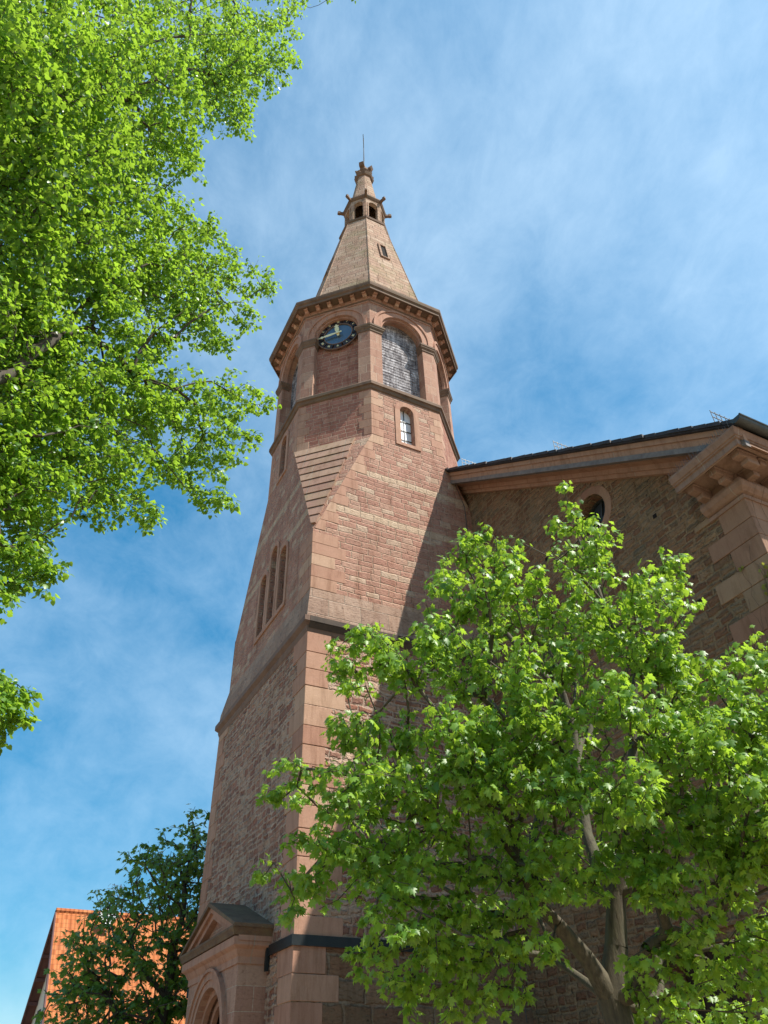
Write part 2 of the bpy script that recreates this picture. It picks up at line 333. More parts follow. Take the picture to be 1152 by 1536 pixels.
def ring(mb, f, cs, cz, r0, r1, o0, o1, a0=0., a1=180., n=18, leg=0., blocks=0):
    def P(r, a, o): return f.p(cs+r*math.cos(a), cz+r*math.sin(a), o)
    for i in range(n):
        a, b = R(a0+(a1-a0)*i/n), R(a0+(a1-a0)*(i+1)/n); t = .5 if not blocks else random.Random(int(i*blocks/n)*7+3).random()
        mb.hexa([P(r0,a,o0), P(r1,a,o0), P(r1,a,o1), P(r0,a,o1)], [P(r0,b,o0), P(r1,b,o0), P(r1,b,o1), P(r0,b,o1)], t)
    if leg:
        for sg in (-1, 1):
            x0, x1 = sorted((cs+sg*r0, cs+sg*r1)); slab(mb, f, x0, x1, cz-leg, cz, o0, o1, .4)
def sweep(mb, path, prof, closed=False, tint=.5):
    """profile (outward offset, z) carried round a plan path with mitred corners; outward lies to the right of travel"""
    n = len(path); P = [Vector((a, b)) for a, b in path]; offs = []
    for i in range(n):
        if closed or 0 < i < n-1:
            a, b, c = P[(i-1) % n], P[i], P[(i+1) % n]; d0 = (b-a).normalized(); d1 = (c-b).normalized()
            n0 = Vector((d0.y, -d0.x)); n1 = Vector((d1.y, -d1.x)); m = (n0+n1); m = m/(1+n0.dot(n1))
        else:
            d = (P[1]-P[0]).normalized() if i == 0 else (P[-1]-P[-2]).normalized(); m = Vector((d.y, -d.x))
        offs.append(m)
    R_ = [[(P[i].x+offs[i].x*o, P[i].y+offs[i].y*o, z) for o, z in prof] for i in range(n)]
    for i in range(n if closed else n-1):
        a, b = R_[i], R_[(i+1) % n]
        for k in range(len(prof)-1): mb.face([a[k], b[k], b[k+1], a[k+1]], tint)
    if not closed: mb.face(R_[0][::-1], tint); mb.face(R_[-1], tint)
def tag(o, label=None, cat=None, group=None, kind=None):
    for k, v in (('label', label), ('category', cat), ('group', group), ('kind', kind)):
        if v: o[k] = v
    return o
def empty(name, loc=(0,0,0), rz=0.):
    o = bpy.data.objects.new(name, None); col.objects.link(o); o.location = loc; o.rotation_euler.z = rz; o.empty_display_size = .5; return o
CHURCH_ROT = R(90-62.055); FX, FY = 16*math.sin(R(-6.8686)), 16*math.cos(R(-6.8686))
def church_empty(name): return empty(name, (FX, FY, 0), CHURCH_ROT)

# ================================================================== ground
g = G('paving'); obj = g.n('ShaderNodeTexCoord').outputs['Object']
gb = MB(); gb.face([(-900,-900,0),(900,-900,0),(900,900,0),(-900,900,0)])
tag(gb.build('ground', masonry('stone_paving', .22, .16, [(.42,.32,.22),(.46,.35,.24),(.39,.30,.21)], (.20,.17,.13), mw=.012)), kind='structure')

# ================================================================== TOWER
T = church_empty('church_tower')
tag(T, 'tall red sandstone church tower with clock, octagonal top and stone spire', 'church tower')
A, tt, C = 3.12, 1.302, 3.12
ZL, ZW, ZA, ZO, Z2, ZC = 11.15, 12.05, 13.87, 18.27, 20.42, 25.25
def octp(a, c=(C, C), t=None):
    t = a*.4174 if t is None else t
    # order: travel so that outward is on the right: k1->k0->k3->k4->...
    return [(c[0]-a, c[1]-t), (c[0]-t, c[1]-a), (c[0]+t, c[1]-a), (c[0]+a, c[1]-t), (c[0]+a, c[1]+t), (c[0]+t, c[1]+a), (c[0]-t, c[1]+a), (c[0]-a, c[1]+t)]
O8 = octp(A)
FR = Fr((0, 0), (6.24, 0)); FL = Fr((0, 0), (0, 6.6)); FL.n = -FL.n if FL.n.x > 0 else FL.n
# lower stage
lo = MB(); W0, V0 = 6.3, 7.05
wall(lo, FR, [(-.03,4.2),(W0,4.2),(W0,ZL-.3),(-.03,ZL-.3)], off=.03)
lb_ = MB(); wall(lb_, FR, [(-.03,0),(W0,0),(W0,4.2),(-.03,4.2)], off=.03); lb_.build('base_wall', 'base', T)
wall(lo, FL, [(-.03,0),(V0,0),(V0,ZL-.3),(-.03,ZL-.3)], off=.03)
lo.face([(-.03,V0,0),(W0,V0,0),(W0,V0,ZL-.3),(-.03,V0,ZL-.3)]); lo.face([(W0,-.03,0),(W0,V0,0),(W0,V0,ZL-.3),(W0,-.03,ZL-.3)])
lo.build('lower_wall', 'lower', T)
# lower corner stones, toothed
qb = MB(); z = 0.; i = 0
while z < ZL-.35:
    h = min(.40+rng.random()*.16, ZL-.31-z); a, b = ((.62, .95) if i % 2 else (.80, .60)); a += rng.uniform(-.08,.1); b += rng.uniform(-.08,.1)
    t = rng.random(); e = .045+rng.uniform(-.012,.012)
    qb.hexa([(-e,-e,z+.006),(b*.95,-e,z+.006),(b*.95,0,z+.006),(0,0,z+.006),(0,a,z+.006),(-e,a,z+.006)],
            [(-e,-e,z+h-.006),(b*.95,-e,z+h-.006),(b*.95,0,z+h-.006),(0,0,z+h-.006),(0,a,z+h-.006),(-e,a,z+h-.006)], t)
    z += h; i += 1
qb.build('corner_stonework', 'block', T, bevel=.012); qb = MB()
z = 0.; i = 0
while z < ZL-.35:
    h = min(.40+rng.random()*.16, ZL-.31-z); a = (.5 if i % 2 else .85)+rng.uniform(-.08,.08)
    qb.box((-.045, V0-a, z+.006), (.1, V0+.015, z+h-.006), rng.random()); z += h; i += 1
qb.build('corner_stonework', 'block', T, bevel=.012)
# string course + weathering
sb = MB(); sweep(sb, [(-.03,V0),(-.03,-.03),(W0,-.03),(W0,V0)], [(0,ZL-.42),(.02,ZL-.40),(.05,ZL-.30),(.05,ZL-.25),(.10,ZL-.20),(.14,ZL-.16),(.14,ZL-.02),(.10,ZL),(0,ZL+.02)], True)
sb.build('string_course', 'brownstring', T)
sb = MB(); sweep(sb, [(-.031,-.033),(W0,-.033)], [(.135,ZL-.19),(.05,ZL-.31),(.051,ZL-.25),(.101,ZL-.20),(.143,ZL-.16),(.143,ZL-.02),(.10,ZL+.002)]); sb.build('sooty_string_course', 'darkstring', T)
wb = MB()
lo4 = [(-.09,V0+.06),(-.09,-.09),(W0+.06,-.09),(W0+.06,V0+.06)]
mi4 = [(-.07,V0+.02),(-.07,-.07),(W0+.04,-.07),(W0+.04,V0+.02)]; hi4 = [(0,6.62),(0,0),(6.24,0),(6.24,6.62)]
for (a4, za), (b4, zb) in zip([(lo4,ZL-.01),(mi4,ZL+.30)], [(mi4,ZL+.30),(hi4,ZW)]):
    for k in range(4):
        j = (k+1) % 4; wb.face([(*a4[k],za),(*a4[j],za),(*b4[j],zb),(*b4[k],zb)])
wb.build('weathering_course', 'weather', T)
# upper stage with broaches
ub = MB()
k1, k0, k3, k4, k5, k6, k7, k2 = O8
LW = 6.55
slitR = arch(C, 18.33, 19.80, .25); 
wall(ub, FR, [(0,ZW),(6.24,ZW),(6.24,ZA),(k3[0],ZO),(k3[0],Z2),(k0[0],Z2),(k0[0],ZO),(0,ZA)], [slitR], .38)
slitL = arch(3.10, 18.35, 19.85, .25)
lan = [arch(2.27,12.72,14.55,.27), arch(3.12,12.72,15.1,.27), arch(3.97,12.72,14.55,.27)]
wall(ub, FL, [(0,ZW),(6.62,ZW),(LW,ZA),(k2[1],ZO),(k2[1],Z2),(k1[1],Z2),(k1[1],ZO),(0,ZA)], [slitL]+lan, .42)
# rear faces
for a, b in (((6.24,6.62),(0,6.62)), ((6.24,0),(6.24,6.62))):
    ub.face([(*a,ZW),(*b,ZW),(*b,ZA),(*a,ZA)])
ub.face([(0,LW,ZA),(6.24,LW,ZA),(*k6,ZO),(*k7,ZO)]); ub.face([(6.24,0,ZA),(6.24,LW,ZA),(*k5,ZO),(*k4,ZO)])
ub.face([(6.24,0,ZA),(*k3,ZO),(*k4,ZO)]); ub.face([(0,LW,ZA),(*k2,ZO),(*k7,ZO)]); ub.face([(6.24,LW,ZA),(*k5,ZO),(*k6,ZO)])
ub.face([(0,0,ZA),(*k0,ZO),(*k1,ZO)])
ub.build('upper_wall', 'upper', T)
mbx = MB()
for i in range(8):
    if i in (1, 7): continue
    f = Fr(O8[i], O8[(i+1) % 8]); wall(mbx, f, [(0,ZO),(f.L,ZO),(f.L,Z2),(0,Z2)])
mbx.build('octagon_wall', 'oct', T)
# broach steps: overlapping slabs narrowing down to the corner
st = MB(); N = 11
for i in range(N):
    s0, s1 = .06+.94*i/N, .06+.94*(i+1)/N
    za, zb = ZA+(ZO-ZA)*s0, ZA+(ZO-ZA)*s1
    fr_ = .84
    def pt(s, q, o):
        a = Vector((0, k1[1]*s)); b = Vector((k0[0]*s, 0)); c = a+(b-a)*q
        nrm = Vector((-.7071, -.7071))*o; return (c.x+nrm.x, c.y+nrm.y, ZA+(ZO-ZA)*s)
    q0, q1 = -.02, fr_-.06*(rng.random())
    lip = .08
    st.hexa([pt(s0,q0,lip), pt(s0,q1,lip), pt(s0,q1,-.02), pt(s0,q0,-.02)], [pt(s1-.006,q0,.055), pt(s1-.006,q1,.055), pt(s1-.006,q1,-.02), pt(s1-.006,q0,-.02)], rng.random())
st.build('broach_steps', 'step', T)
# dressed blocks beside the broach and at octagon corners
eb = MB()
for i in range(12):
    s0, s1 = .02+.98*i/12, .02+.98*(i+1)/12
    za, zb = ZA+(ZO-ZA)*s0, ZA+(ZO-ZA)*s1-.012; wd = .55 if i % 2 else .32
    e = .008
    eb.hexa([FR.p(k0[0]*s0,za,e), FR.p(k0[0]*s0+wd,za,e), FR.p(k0[0]*s0+wd,za,-.02), FR.p(k0[0]*s0,za,-.02)],
            [FR.p(k0[0]*s1,zb,e), FR.p(k0[0]*s0+wd,zb,e), FR.p(k0[0]*s0+wd,zb,-.02), FR.p(k0[0]*s1,zb,-.02)], rng.random())
z = ZW; i = 0
while z < ZA-.1:
    h = min(.36, ZA-z); w1 = (.95 if i % 2 else .7)+rng.uniform(-.05,.05); w2 = (.6 if i % 2 else .85)
    e = .010
    eb.hexa([(-e,-e,z),(w1,-e,z),(w1,.02,z),(.02,.02,z),(.02,w2,z),(-e,w2,z)], [(-e,-e,z+h-.012),(w1,-e,z+h-.012),(w1,.02,z+h-.012),(.02,.02,z+h-.012),(.02,w2,z+h-.012),(-e,w2,z+h-.012)], rng.random())
    z += h; i += 1
eb.build('corner_blocks', 'block', T, bevel=.005)
for ci in range(8):
    eb = MB(); f0 = Fr(O8[ci-1], O8[ci]); f1 = Fr(O8[ci], O8[(ci+1) % 8]); z = ZO+.02; i = 0
    while z < Z2-.1:
        h = min(.34, Z2-z); a, b = (.42, .26) if i % 2 else (.26, .42); t = rng.random(); e = .008
        slab(eb, f0, f0.L-a, f0.L+.003, z, z+h-.012, -.02, e, t); slab(eb, f1, -.003, b, z, z+h-.012, -.02, e, t); z += h; i += 1
    eb.build('corner_blocks', 'block', T, bevel=.005)
# mid string and belfry
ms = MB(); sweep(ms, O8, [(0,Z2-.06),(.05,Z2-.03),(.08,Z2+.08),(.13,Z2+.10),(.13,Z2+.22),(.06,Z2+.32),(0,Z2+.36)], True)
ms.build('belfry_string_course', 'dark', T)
SP, HW = 23.97, .84
clockwall = MB(); bw = MB(); ab = MB(); im = None; lv = []
for i in range(8):
    f = Fr(O8[i], O8[(i+1) % 8]); c = f.L/2
    hole = arch(c, Z2+.36, SP, HW, 20)
    dep = .30 if i == 0 else .42
    wall(bw, f, [(0,Z2+.3),(f.L,Z2+.3),(f.L,ZC),(0,ZC)], [hole], dep)
    if i == 0: panel(clockwall, f, arch(c, Z2+.30, SP, HW+.03, 20), -dep+.004)
    ring(ab, f, c, SP, HW+.005, HW+.24, -.01, .035, n=20, leg=.17)
    ring(ab, f, c, SP, HW+.24, HW+.33, -.01, .075, n=20, leg=.17)
    ring(ab, f, c, SP, HW-.07, HW, -.16, -.06, n=20, leg=.17)
    slab(ab, f, .02, f.L-.02, ZC-.10, ZC-.04, -.01, .03)
for ci in range(8):       # imposts wrap each pier
    f0 = Fr(O8[ci-1], O8[ci]); f1 = Fr(O8[ci], O8[(ci+1) % 8]); c0 = f0.L/2+HW; c1 = f1.L/2-HW
    path = [f0.p(c0+.001,0,-.28)[:2], f0.p(c0+.001,0,0)[:2], O8[ci], f1.p(c1-.001,0,0)[:2], f1.p(c1-.001,0,-.28)[:2]]
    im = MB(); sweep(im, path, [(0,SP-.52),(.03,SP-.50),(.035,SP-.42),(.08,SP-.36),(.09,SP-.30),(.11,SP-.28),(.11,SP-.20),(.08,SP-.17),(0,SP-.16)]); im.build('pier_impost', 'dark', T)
bw.build('belfry_wall', 'ashlar', T)
clockwall.build('clock_niche_wall', 'oct', T)
ab.build('arch_moulding', 'block_long', T);
for i in range(1, 8):
    f = Fr(O8[i], O8[(i+1) % 8]); c = f.L/2; l = MB()
    ring(l, f, c, SP, HW-.07, HW, -.43, -.38, n=18, leg=SP-Z2-.35, blocks=0)
    for k in range(22): slab(l, f, c-HW+.07, c+HW-.07, Z2+.45+k*.15, Z2+.555+k*.15, -.438, -.432+.004*(k%3)) if Z2+.6+k*.15 < SP+.1 else None
    panel(l, f, arch(c, Z2+.30, SP, HW+.02, 20), -.44)
    lo_ = l.build('louvre', 'louvre', T)
# cornice + modillions
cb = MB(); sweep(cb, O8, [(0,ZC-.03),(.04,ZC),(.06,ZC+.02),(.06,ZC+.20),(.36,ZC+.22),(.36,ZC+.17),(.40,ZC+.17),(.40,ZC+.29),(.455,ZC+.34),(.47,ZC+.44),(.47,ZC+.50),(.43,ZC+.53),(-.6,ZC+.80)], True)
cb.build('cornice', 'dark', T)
fr = MB(); sweep(fr, O8, [(.055,ZC+.025),(.07,ZC+.03),(.07,ZC+.195),(.05,ZC+.195)], True); fr.build('frieze', 'block_long', T)
for i in range(8):
    f = Fr(O8[i], O8[(i+1) % 8])
    for k in range(6):
        md = MB()
        x = f.L*(k+.5)/6+(k-2.5)*.035
        md.hexa([f.p(x-.075,ZC+.06,.05), f.p(x+.075,ZC+.06,.05), f.p(x+.075,ZC+.06,.17), f.p(x-.075,ZC+.06,.17)],
                [f.p(x-.075,ZC+.215,.05), f.p(x+.075,ZC+.215,.05), f.p(x+.075,ZC+.215,.31), f.p(x-.075,ZC+.215,.31)], rng.random())
        slab(md, f, x-.075, x+.075, ZC+.13, ZC+.215, .17, .31)
        md.build('modillion', 'block', T, bevel=.008)
# spire
SC = (3.22, 3.12)
sp = MB(); Zs0, Zs1 = ZC+.6, 35.0
def spr(z): return 2.86-(z-26)*.196
a8, b8 = octp(spr(Zs0), SC), octp(spr(Zs1), SC)
faces = []
for i in range(8):
    j = (i+1) % 8
    if i == 1:  # right face: narrow vent cut as a small dormer slit
        pass
    sp.face([(*a8[i],Zs0),(*a8[j],Zs0),(*b8[j],Zs1),(*b8[i],Zs1)])
sp.build('spire', 'spire', T)
# edge rolls
er = MB()
for i in range(8): er.tube([(*a8[i],Zs0),(*b8[i],Zs1)], [.03,.02], 5)
er.build('spire_edge_roll', 'spire', T)
# vent slit with frame on the right face and a few others
for i in (1, 3, 5, 7):
    v = MB(); zc = 31.3; hz = .62
    def sf(x, z, o):
        a = octp(spr(z)+o, SC); p = Vector(a[i]); q = Vector(a[(i+1) % 8]); m = (p+q)/2; d = (q-p).normalized(); r = m+d*x; return (r.x, r.y, z)
    for x0, x1, z0, z1 in ((-.22,-.13,zc-hz,zc+hz), (.13,.22,zc-hz,zc+hz), (-.22,.22,zc+hz,zc+hz+.1), (-.22,.22,zc-hz-.08,zc-hz)):
        v.hexa([sf(x0,z0,-.02),sf(x1,z0,-.02),sf(x1,z0,.07),sf(x0,z0,.07)], [sf(x0,z1,-.02),sf(x1,z1,-.02),sf(x1,z1,.07),sf(x0,z1,.07)])
    vo = v.build('spire_vent', 'spire', T)
    v2 = MB(); v2.face([sf(-.13,zc-hz,.012),sf(.13,zc-hz,.012),sf(.13,zc+hz,.012),sf(-.13,zc+hz,.012)]); v2.build('opening', 'void', vo)
# collar, lantern
cl = MB(); sweep(cl, octp(1.06, SC), [(-.02,34.86),(.10,34.92),(.12,35.04),(.05,35.12),(-.15,35.2)], True); 
cl.build('lantern_collar', 'dark', T)
la = MB(); l8 = octp(.93, SC)
for i in range(8):
    f = Fr(l8[i], l8[(i+1) % 8]); wall(la, f, [(0,35.05),(f.L,35.05),(f.L,37.25),(0,37.25)], [arch(f.L/2,35.35,36.65,.235,10)], .16)
    g_ = Fr(f.p(0,0,-.16)[:2], f.p(f.L,0,-.16)[:2]); wall(la, g_, [(.06,35.05),(f.L-.06,35.05),(f.L-.06,37.25),(.06,37.25)], [arch(f.L/2,35.35,36.65,.235,10)], .01)
    ring(la, f, f.L/2, 36.65, .24, .31, -.01, .03, n=10, leg=1.3)
la.build('lantern', 'spire', T)
lc = MB(); sweep(lc, l8, [(0,37.15),(.05,37.2),(.10,37.3),(.10,37.38),(-.25,37.62)], True); lc.build('lantern_cornice', 'dark', T)
for i in range(8):
    d = (Vector(l8[i])-Vector(SC)).normalized(); c = Vector(SC)+d*1.0; n = Vector((-d.y, d.x)); gm = MB()
    def q(a, s, z): p = c+d*a+n*s; return (p.x, p.y, z)
    gm.hexa([q(0,-.07,37.18),q(.30,-.05,37.24),q(.30,.05,37.24),q(0,.07,37.18)], [q(0,-.07,37.36),q(.26,-.05,37.40),q(.26,.05,37.40),q(0,.07,37.36)])
    gm.hexa([q(.24,-.07,37.22),q(.38,-.06,37.25),q(.38,.06,37.25),q(.24,.07,37.22)], [q(.22,-.07,37.46),q(.36,-.05,37.44),q(.36,.05,37.44),q(.22,.07,37.46)])
    gm.build('gargoyle', 'dark', T, bevel=.015)
s2 = MB(); a8, b8 = octp(.76, SC), octp(.35, SC)
for i in range(8): j = (i+1) % 8; s2.face([(*a8[i],37.5),(*a8[j],37.5),(*b8[j],40.7),(*b8[i],40.7)])
s2.build('spirelet', 'spire', T)
fi = MB()
prof = [(.33,40.62),(.44,40.7),(.50,40.85),(.36,41.0),(.24,41.15),(.22,41.45),(.30,41.6),(.26,41.8),(.14,42.1),(.05,42.4)]
for (ra, za), (rb, zb) in zip(prof, prof[1:]):
    a_, b_ = octp(ra, SC), octp(rb, SC)
    for i in range(8): j = (i+1) % 8; fi.face([(*a_[i],za),(*a_[j],za),(*b_[j],zb),(*b_[i],zb)])
for lvl, (r_, z_, s_) in enumerate(((.42,40.90,.20),(.40,41.75,.26))):
    for i in range(4 if lvl else 8):
        an = R(22.5+(90 if lvl else 45)*i+lvl*22.5); d = Vector((math.cos(an), math.sin(an))); n = Vector((-d.y, d.x)); c = Vector(SC)
        def q(a, s, z): p = c+d*a+n*s; return (p.x, p.y, z)
        fi.hexa([q(.1,-s_*.5,z_-.12),q(r_,-s_*.6,z_-.02),q(r_,s_*.6,z_-.02),q(.1,s_*.5,z_-.12)], [q(.1,-s_*.3,z_+.12),q(r_+.10,-s_*.5,z_+.20),q(r_+.10,s_*.5,z_+.20),q(.1,s_*.3,z_+.12)])
fi.build('finial', 'dark', T, bevel=.02)
cx_ = MB(); cx_.tube([(*SC,42.2),(*SC,45.7)], [.035,.018], 6)
dx_ = Vector((.47,.88))  # arm direction
cx_.tube([(SC[0]-dx_.x*.75,SC[1]-dx_.y*.75,44.55),(SC[0]+dx_.x*.75,SC[1]+dx_.y*.75,44.55)], .02, 5)
for s_ in (-1, 1): cx_.tube([(SC[0]+s_*dx_.x*.4,SC[1]+s_*dx_.y*.4,44.55),(SC[0],SC[1],44.95)], .012, 4)
cx_.build('spire_cross', 'mesh', T)
# windows of the tower
def ring_frame(f, pts_arch, name='window', hood=.0):
    pass
def tower_window(f, cs, z0, zs, hw, depth, fillmat, fw=.16, fo=.05, bars=True):
    w_ = MB(); ring(w_, f, cs, zs, hw+.002, hw+fw, -.01, fo, n=12, leg=zs-z0, blocks=5)
    slab(w_, f, cs-hw-fw, cs+hw+fw, z0-.14, z0-.002, -.01, fo+.01)
    wo_ = w_.build('window', 'block', T, bevel=.006)
    p_ = MB(); panel(p_, f, arch(cs, z0-.02, zs, hw+.02, 12), -depth+.01); p_.build('pane', fillmat, wo_)
    if bars:
        b_ = MB()
        k = z0+.35
        while k < zs+hw*.5: slab(b_, f, cs-hw, cs+hw, k, k+.025, -depth+.02, -depth+.04); k += .42
        slab(b_, f, cs-.012, cs+.012, z0, zs+hw, -depth+.02, -depth+.035); b_.build('bar', 'iron', wo_)
tower_window(FR, C, 18.33, 19.80, .25, .22, 'pane', .2, .03)
tower_window(FL, 3.10, 18.35, 19.85, .25, .40, 'glass', .2, .03)
for a in ((2.27,14.55),(3.12,15.1),(3.97,14.55)): tower_window(FL, a[0], 12.72, a[1], .27, .40, 'void', .145, .035, False)
# clock
fc = Fr(O8[0], O8[1]); cc = fc.L/2; ZK = 24.0
ck = empty('clock'); ck.parent = T
fcz = -.20
d_ = MB(); ring(d_, fc, cc, ZK, .54, .57, fcz, fcz+.05, 0, 360, 40); ring(d_, fc, cc, ZK, .80, .83, fcz, fcz+.05, 0, 360, 40)
d_.build('dial_rim', 'brownstring', ck)
d_ = MB(); panel(d_, fc, circ(cc, ZK, .545, 40), fcz+.01); d_.build('dial', 'dial', ck)
d_ = MB()
for k in range(12): ring(d_, fc, cc, ZK, .575, .795, fcz, fcz+.04, k*30-12.5, k*30+12.5, 4)
d_.build('numeral_plate', 'ink', ck)
nm = MB(); NUM = ['XII','I','II','III','IIII','V','VI','VII','VIII','IX','X','XI']
def stroke(k, x0, y0, x1, y1, wd=.014):
    th = math.pi/2-k*math.pi/6; rad = Vector((math.cos(th), math.sin(th))); tan = Vector((rad.y, -rad.x))
    P = lambda x, y: rad*(.685+y*NS)+tan*x*NS
    a, b = P(x0, y0), P(x1, y1); d = (b-a).normalized(); n = Vector((-d.y, d.x))*wd/2
    qs = [a-n, b-n, b+n, a+n]
    nm.hexa([fc.p(cc+q.x, ZK+q.y, fcz+.041) for q in qs], [fc.p(cc+q.x, ZK+q.y, fcz+.052) for q in qs])
NS = .66
for k, s in enumerate(NUM):
    nm = MB()
    adv = {'I': .034, 'V': .07, 'X': .075}; x = -sum(adv[c] for c in s)/2
    for c in s:
        a = adv[c]; m_ = x+a/2
        if c == 'I': stroke(k, m_, -.07, m_, .07)
        if c == 'V': stroke(k, x+.008, .07, m_, -.07, .016); stroke(k, m_, -.07, x+a-.008, .07, .01)
        if c == 'X': stroke(k, x+.008, .07, x+a-.008, -.07, .016); stroke(k, x+.008, -.07, x+a-.008, .07, .01)
        x += a
    nm.build('numeral', 'gold', ck)
for k in range(12):
    pass
def hand(name, ang, L_, w_, o, tail=.16):
    h = MB(); d = Vector((math.sin(ang), math.cos(ang))); n = Vector((d.y, -d.x))
    sh = [(-tail,.03),(-.02,.055),(.06,.03),(L_*.35,w_),(L_*.62,w_*.9),(L_*.70,w_*.35),(L_*.78,w_*1.25),(L_*.86,w_*.4),(L_,.006)]
    for (a, wa), (b, wb) in zip(sh, sh[1:]):
        P = lambda s, w__: (cc+d.x*s+n.x*w__, ZK+d.y*s+n.y*w__)
        qs = [P(a,-wa), P(a,wa), P(b,wb), P(b,-wb)]
        h.hexa([fc.p(*q, o) for q in qs], [fc.p(*q, o+.015) for q in qs])
    h.build(name, 'gold', ck)
hand('minute_hand', R(44*6), .78, .055, fcz+.10)
hand('hour_hand', R((11+44/60)*30), .55, .085, fcz+.07)
hb = MB(); ring(hb, fc, cc, ZK, .001, .06, fcz, fcz+.13, 0, 360, 12); hb.build('hand_boss', 'gold', ck)
# iron band round the base, with clamp
ib = MB(); sweep(ib, [(-.05,1.34),(-.05,-.05),(6.3,-.05)], [(0,4.11),(.035,4.11),(.035,4.29),(.0,4.29)])
slab(ib, Fr((0,0),(0,7)) if False else FL, 1.20, 1.27, 3.85, 4.45, .05, .12)
slab(ib, FL, 4.86, V0, 4.0, 4.2, .05, .10)
ib.build('iron_band', 'iron', T)
# portal
P_ = empty('portal'); P_.parent = T
PU = .62; fp = Fr((-PU, 4.85), (-PU, 1.35)); 
pw = MB(); hole = arch(1.75, 0.02, 2.75, 1.02, 22)
wall(pw, fp, [(0,0),(3.5,0),(3.5,4.1),(0,4.1)], [hole], .5)
for v_ in (1.35, 4.85): pw.face([(-PU,v_,0),(0,v_,0),(0,v_,4.1),(-PU,v_,4.1)])
pw.build('portal_wall', 'ashlar', P_)
pm = MB()
for r0, r1, o in ((1.025,1.16,.03),(1.16,1.30,.06),(1.30,1.36,.10)): ring(pm, fp, 1.75, 2.75, r0, r1, -.01, o, n=26, leg=.25 if r0 > 1.2 else 2.6)
for r0, r1, a_, b_ in ((.90,1.018,-.22,-.12),(.78,.90,-.38,-.28)): ring(pm, fp, 1.75, 2.75, r0, r1, a_, b_, n=26, leg=2.7)
pm.build('archivolt', 'block_long', P_)
pd = MB(); panel(pd, fp, arch(1.75, 0, 2.75, 1.03, 22), -.47); pd.build('door', 'wood', P_)
pe = MB(); sweep(pe, [(0,4.85),(-PU,4.85),(-PU,1.35),(0,1.35)], [(0,3.98),(.03,3.98),(.03,4.10),(.06,4.14),(.10,4.22),(.16,4.26),(.18,4.28),(.18,4.42),(0,4.44)])
pe.build('entablature', 'block_long', P_)
pp = MB(); VC = 3.1; ap = 5.20; e0 = 4.44; uF = -PU-.02
pp.face([(uF+.06,1.25,e0-.02),(uF+.06,4.95,e0-.02),(uF+.06,VC,ap-.1)])
pp.build('tympanum', 'ashlar', P_)
pr = MB()
for sg in (-1, 1):
    ve = VC+sg*1.95
    for (d0, d1, u0) in ((-.15,-.03,-PU-.10),(-.03,.08,-PU-.17)):
        pr.hexa([(u0,ve,4.50+d0),(0.02,ve,4.50+d0),(0.02,VC,ap+.0+d0),(u0,VC,ap+d0)], [(u0,ve,4.50+d1),(0.02,ve,4.50+d1),(.02,VC,ap+d1),(u0,VC,ap+d1)])
pr.build('raking_cornice', 'block_long', P_)
prr = MB()
for sg in (-1, 1):
    ve = VC+sg*2.02; u0 = -PU-.24
    prr.hexa([(u0,ve,4.575),(0.02,ve,4.575),(.02,VC,ap+.084),(u0,VC,ap+.084)], [(u0,ve,4.64),(.02,ve,4.64),(.02,VC,ap+.17),(u0,VC,ap+.17)])
prr.build('pediment_roof', 'moss', P_)
ph_ = MB(); sweep(ph_, [(0,4.85),(-PU,4.85),(-PU,1.35),(0,1.35)], [(.0,4.44),(.20,4.44),(.22,4.50),(.25,4.56),(.25,4.60),(0,4.63)]); ph_.build('cornice_slab', 'moss', P_)

# ================================================================== NAVE
Nv = church_empty('church_nave')
tag(Nv, 'brown rubble stone church nave with raking gable eaves beside the tower', 'church')
UF, VN = 5.22, -8.53; VM = 2*C-VN
def zr(v): return 17.03+.69*v if v < C else 17.03+.69*(2*C-v)
ff = Fr((UF, 0), (UF, -1))   # x runs toward -v
ff.n = Vector((-1, 0, 0))
nb = MB(); oc = circ(4.78, 12.70, .52)
door = [(4.0,0.02),(5.45,0.02),(5.45,3.62),(4.0,3.78)]
wall(nb, ff, [(-VM,0),(-VN,0),(-VN,zr(VN)),(-C,zr(C)),(-VM,zr(VN))], [oc, door], .45)
nb.face([(UF,VN,0),(34,VN,0),(34,VN,11.2),(UF,VN,11.2)]); nb.face([(UF,VM,0),(34,VM,0),(34,VM,11.2),(UF,VM,11.2)])
nb.face([(34,VN,0),(34,VM,0),(34,VM,zr(VN)),(34,C,zr(C)),(34,VN,zr(VN))])
# putlog holes
nb.build('nave_wall', 'nave', Nv)
ph = MB()
for v_, z_ in ((-6.53,11.35),(-5.40,13.42),(-3.0,12.5),(-6.9,9.0)):
    ph = MB(); slab(ph, ff, -v_-.055, -v_+.05, z_, z_+.10, -.05, .004); ph.build('putlog_hole', 'void', Nv)
qn = MB(); z = 0.; i = 0
while z < 10.5:
    h = min(.41+rng.uniform(-.03,.05), 10.52-z); a = (1.12 if i % 2 else .66)+rng.uniform(-.08,.12); b = (.62 if i % 2 else 1.1); e = .02
    pts = [(UF-e,VN-e),(UF+b,VN-e),(UF+b,VN+.05),(UF+.05,VN+.05),(UF+.05,VN+a),(UF-e,VN+a)]
    qn.hexa([(*q_,z+.005) for q_ in pts], [(*q_,z+h-.005) for q_ in pts], rng.random()); z += h; i += 1
qn.build('corner_stonework', 'nblock', Nv, bevel=.012)
dl = MB(); slab(dl, ff, 3.75, 5.75, 3.80, 4.15, -.01, .12); slab(dl, ff, 3.75, 3.99, 0, 3.80, -.01, .06); slab(dl, ff, 5.46, 5.70, 0, 3.80, -.01, .06)
do_ = dl.build('doorway', 'nave', Nv, bevel=.01)
dd = MB(); slab(dd, ff, 3.95, 5.5, 0, 3.85, -.43, -.38)
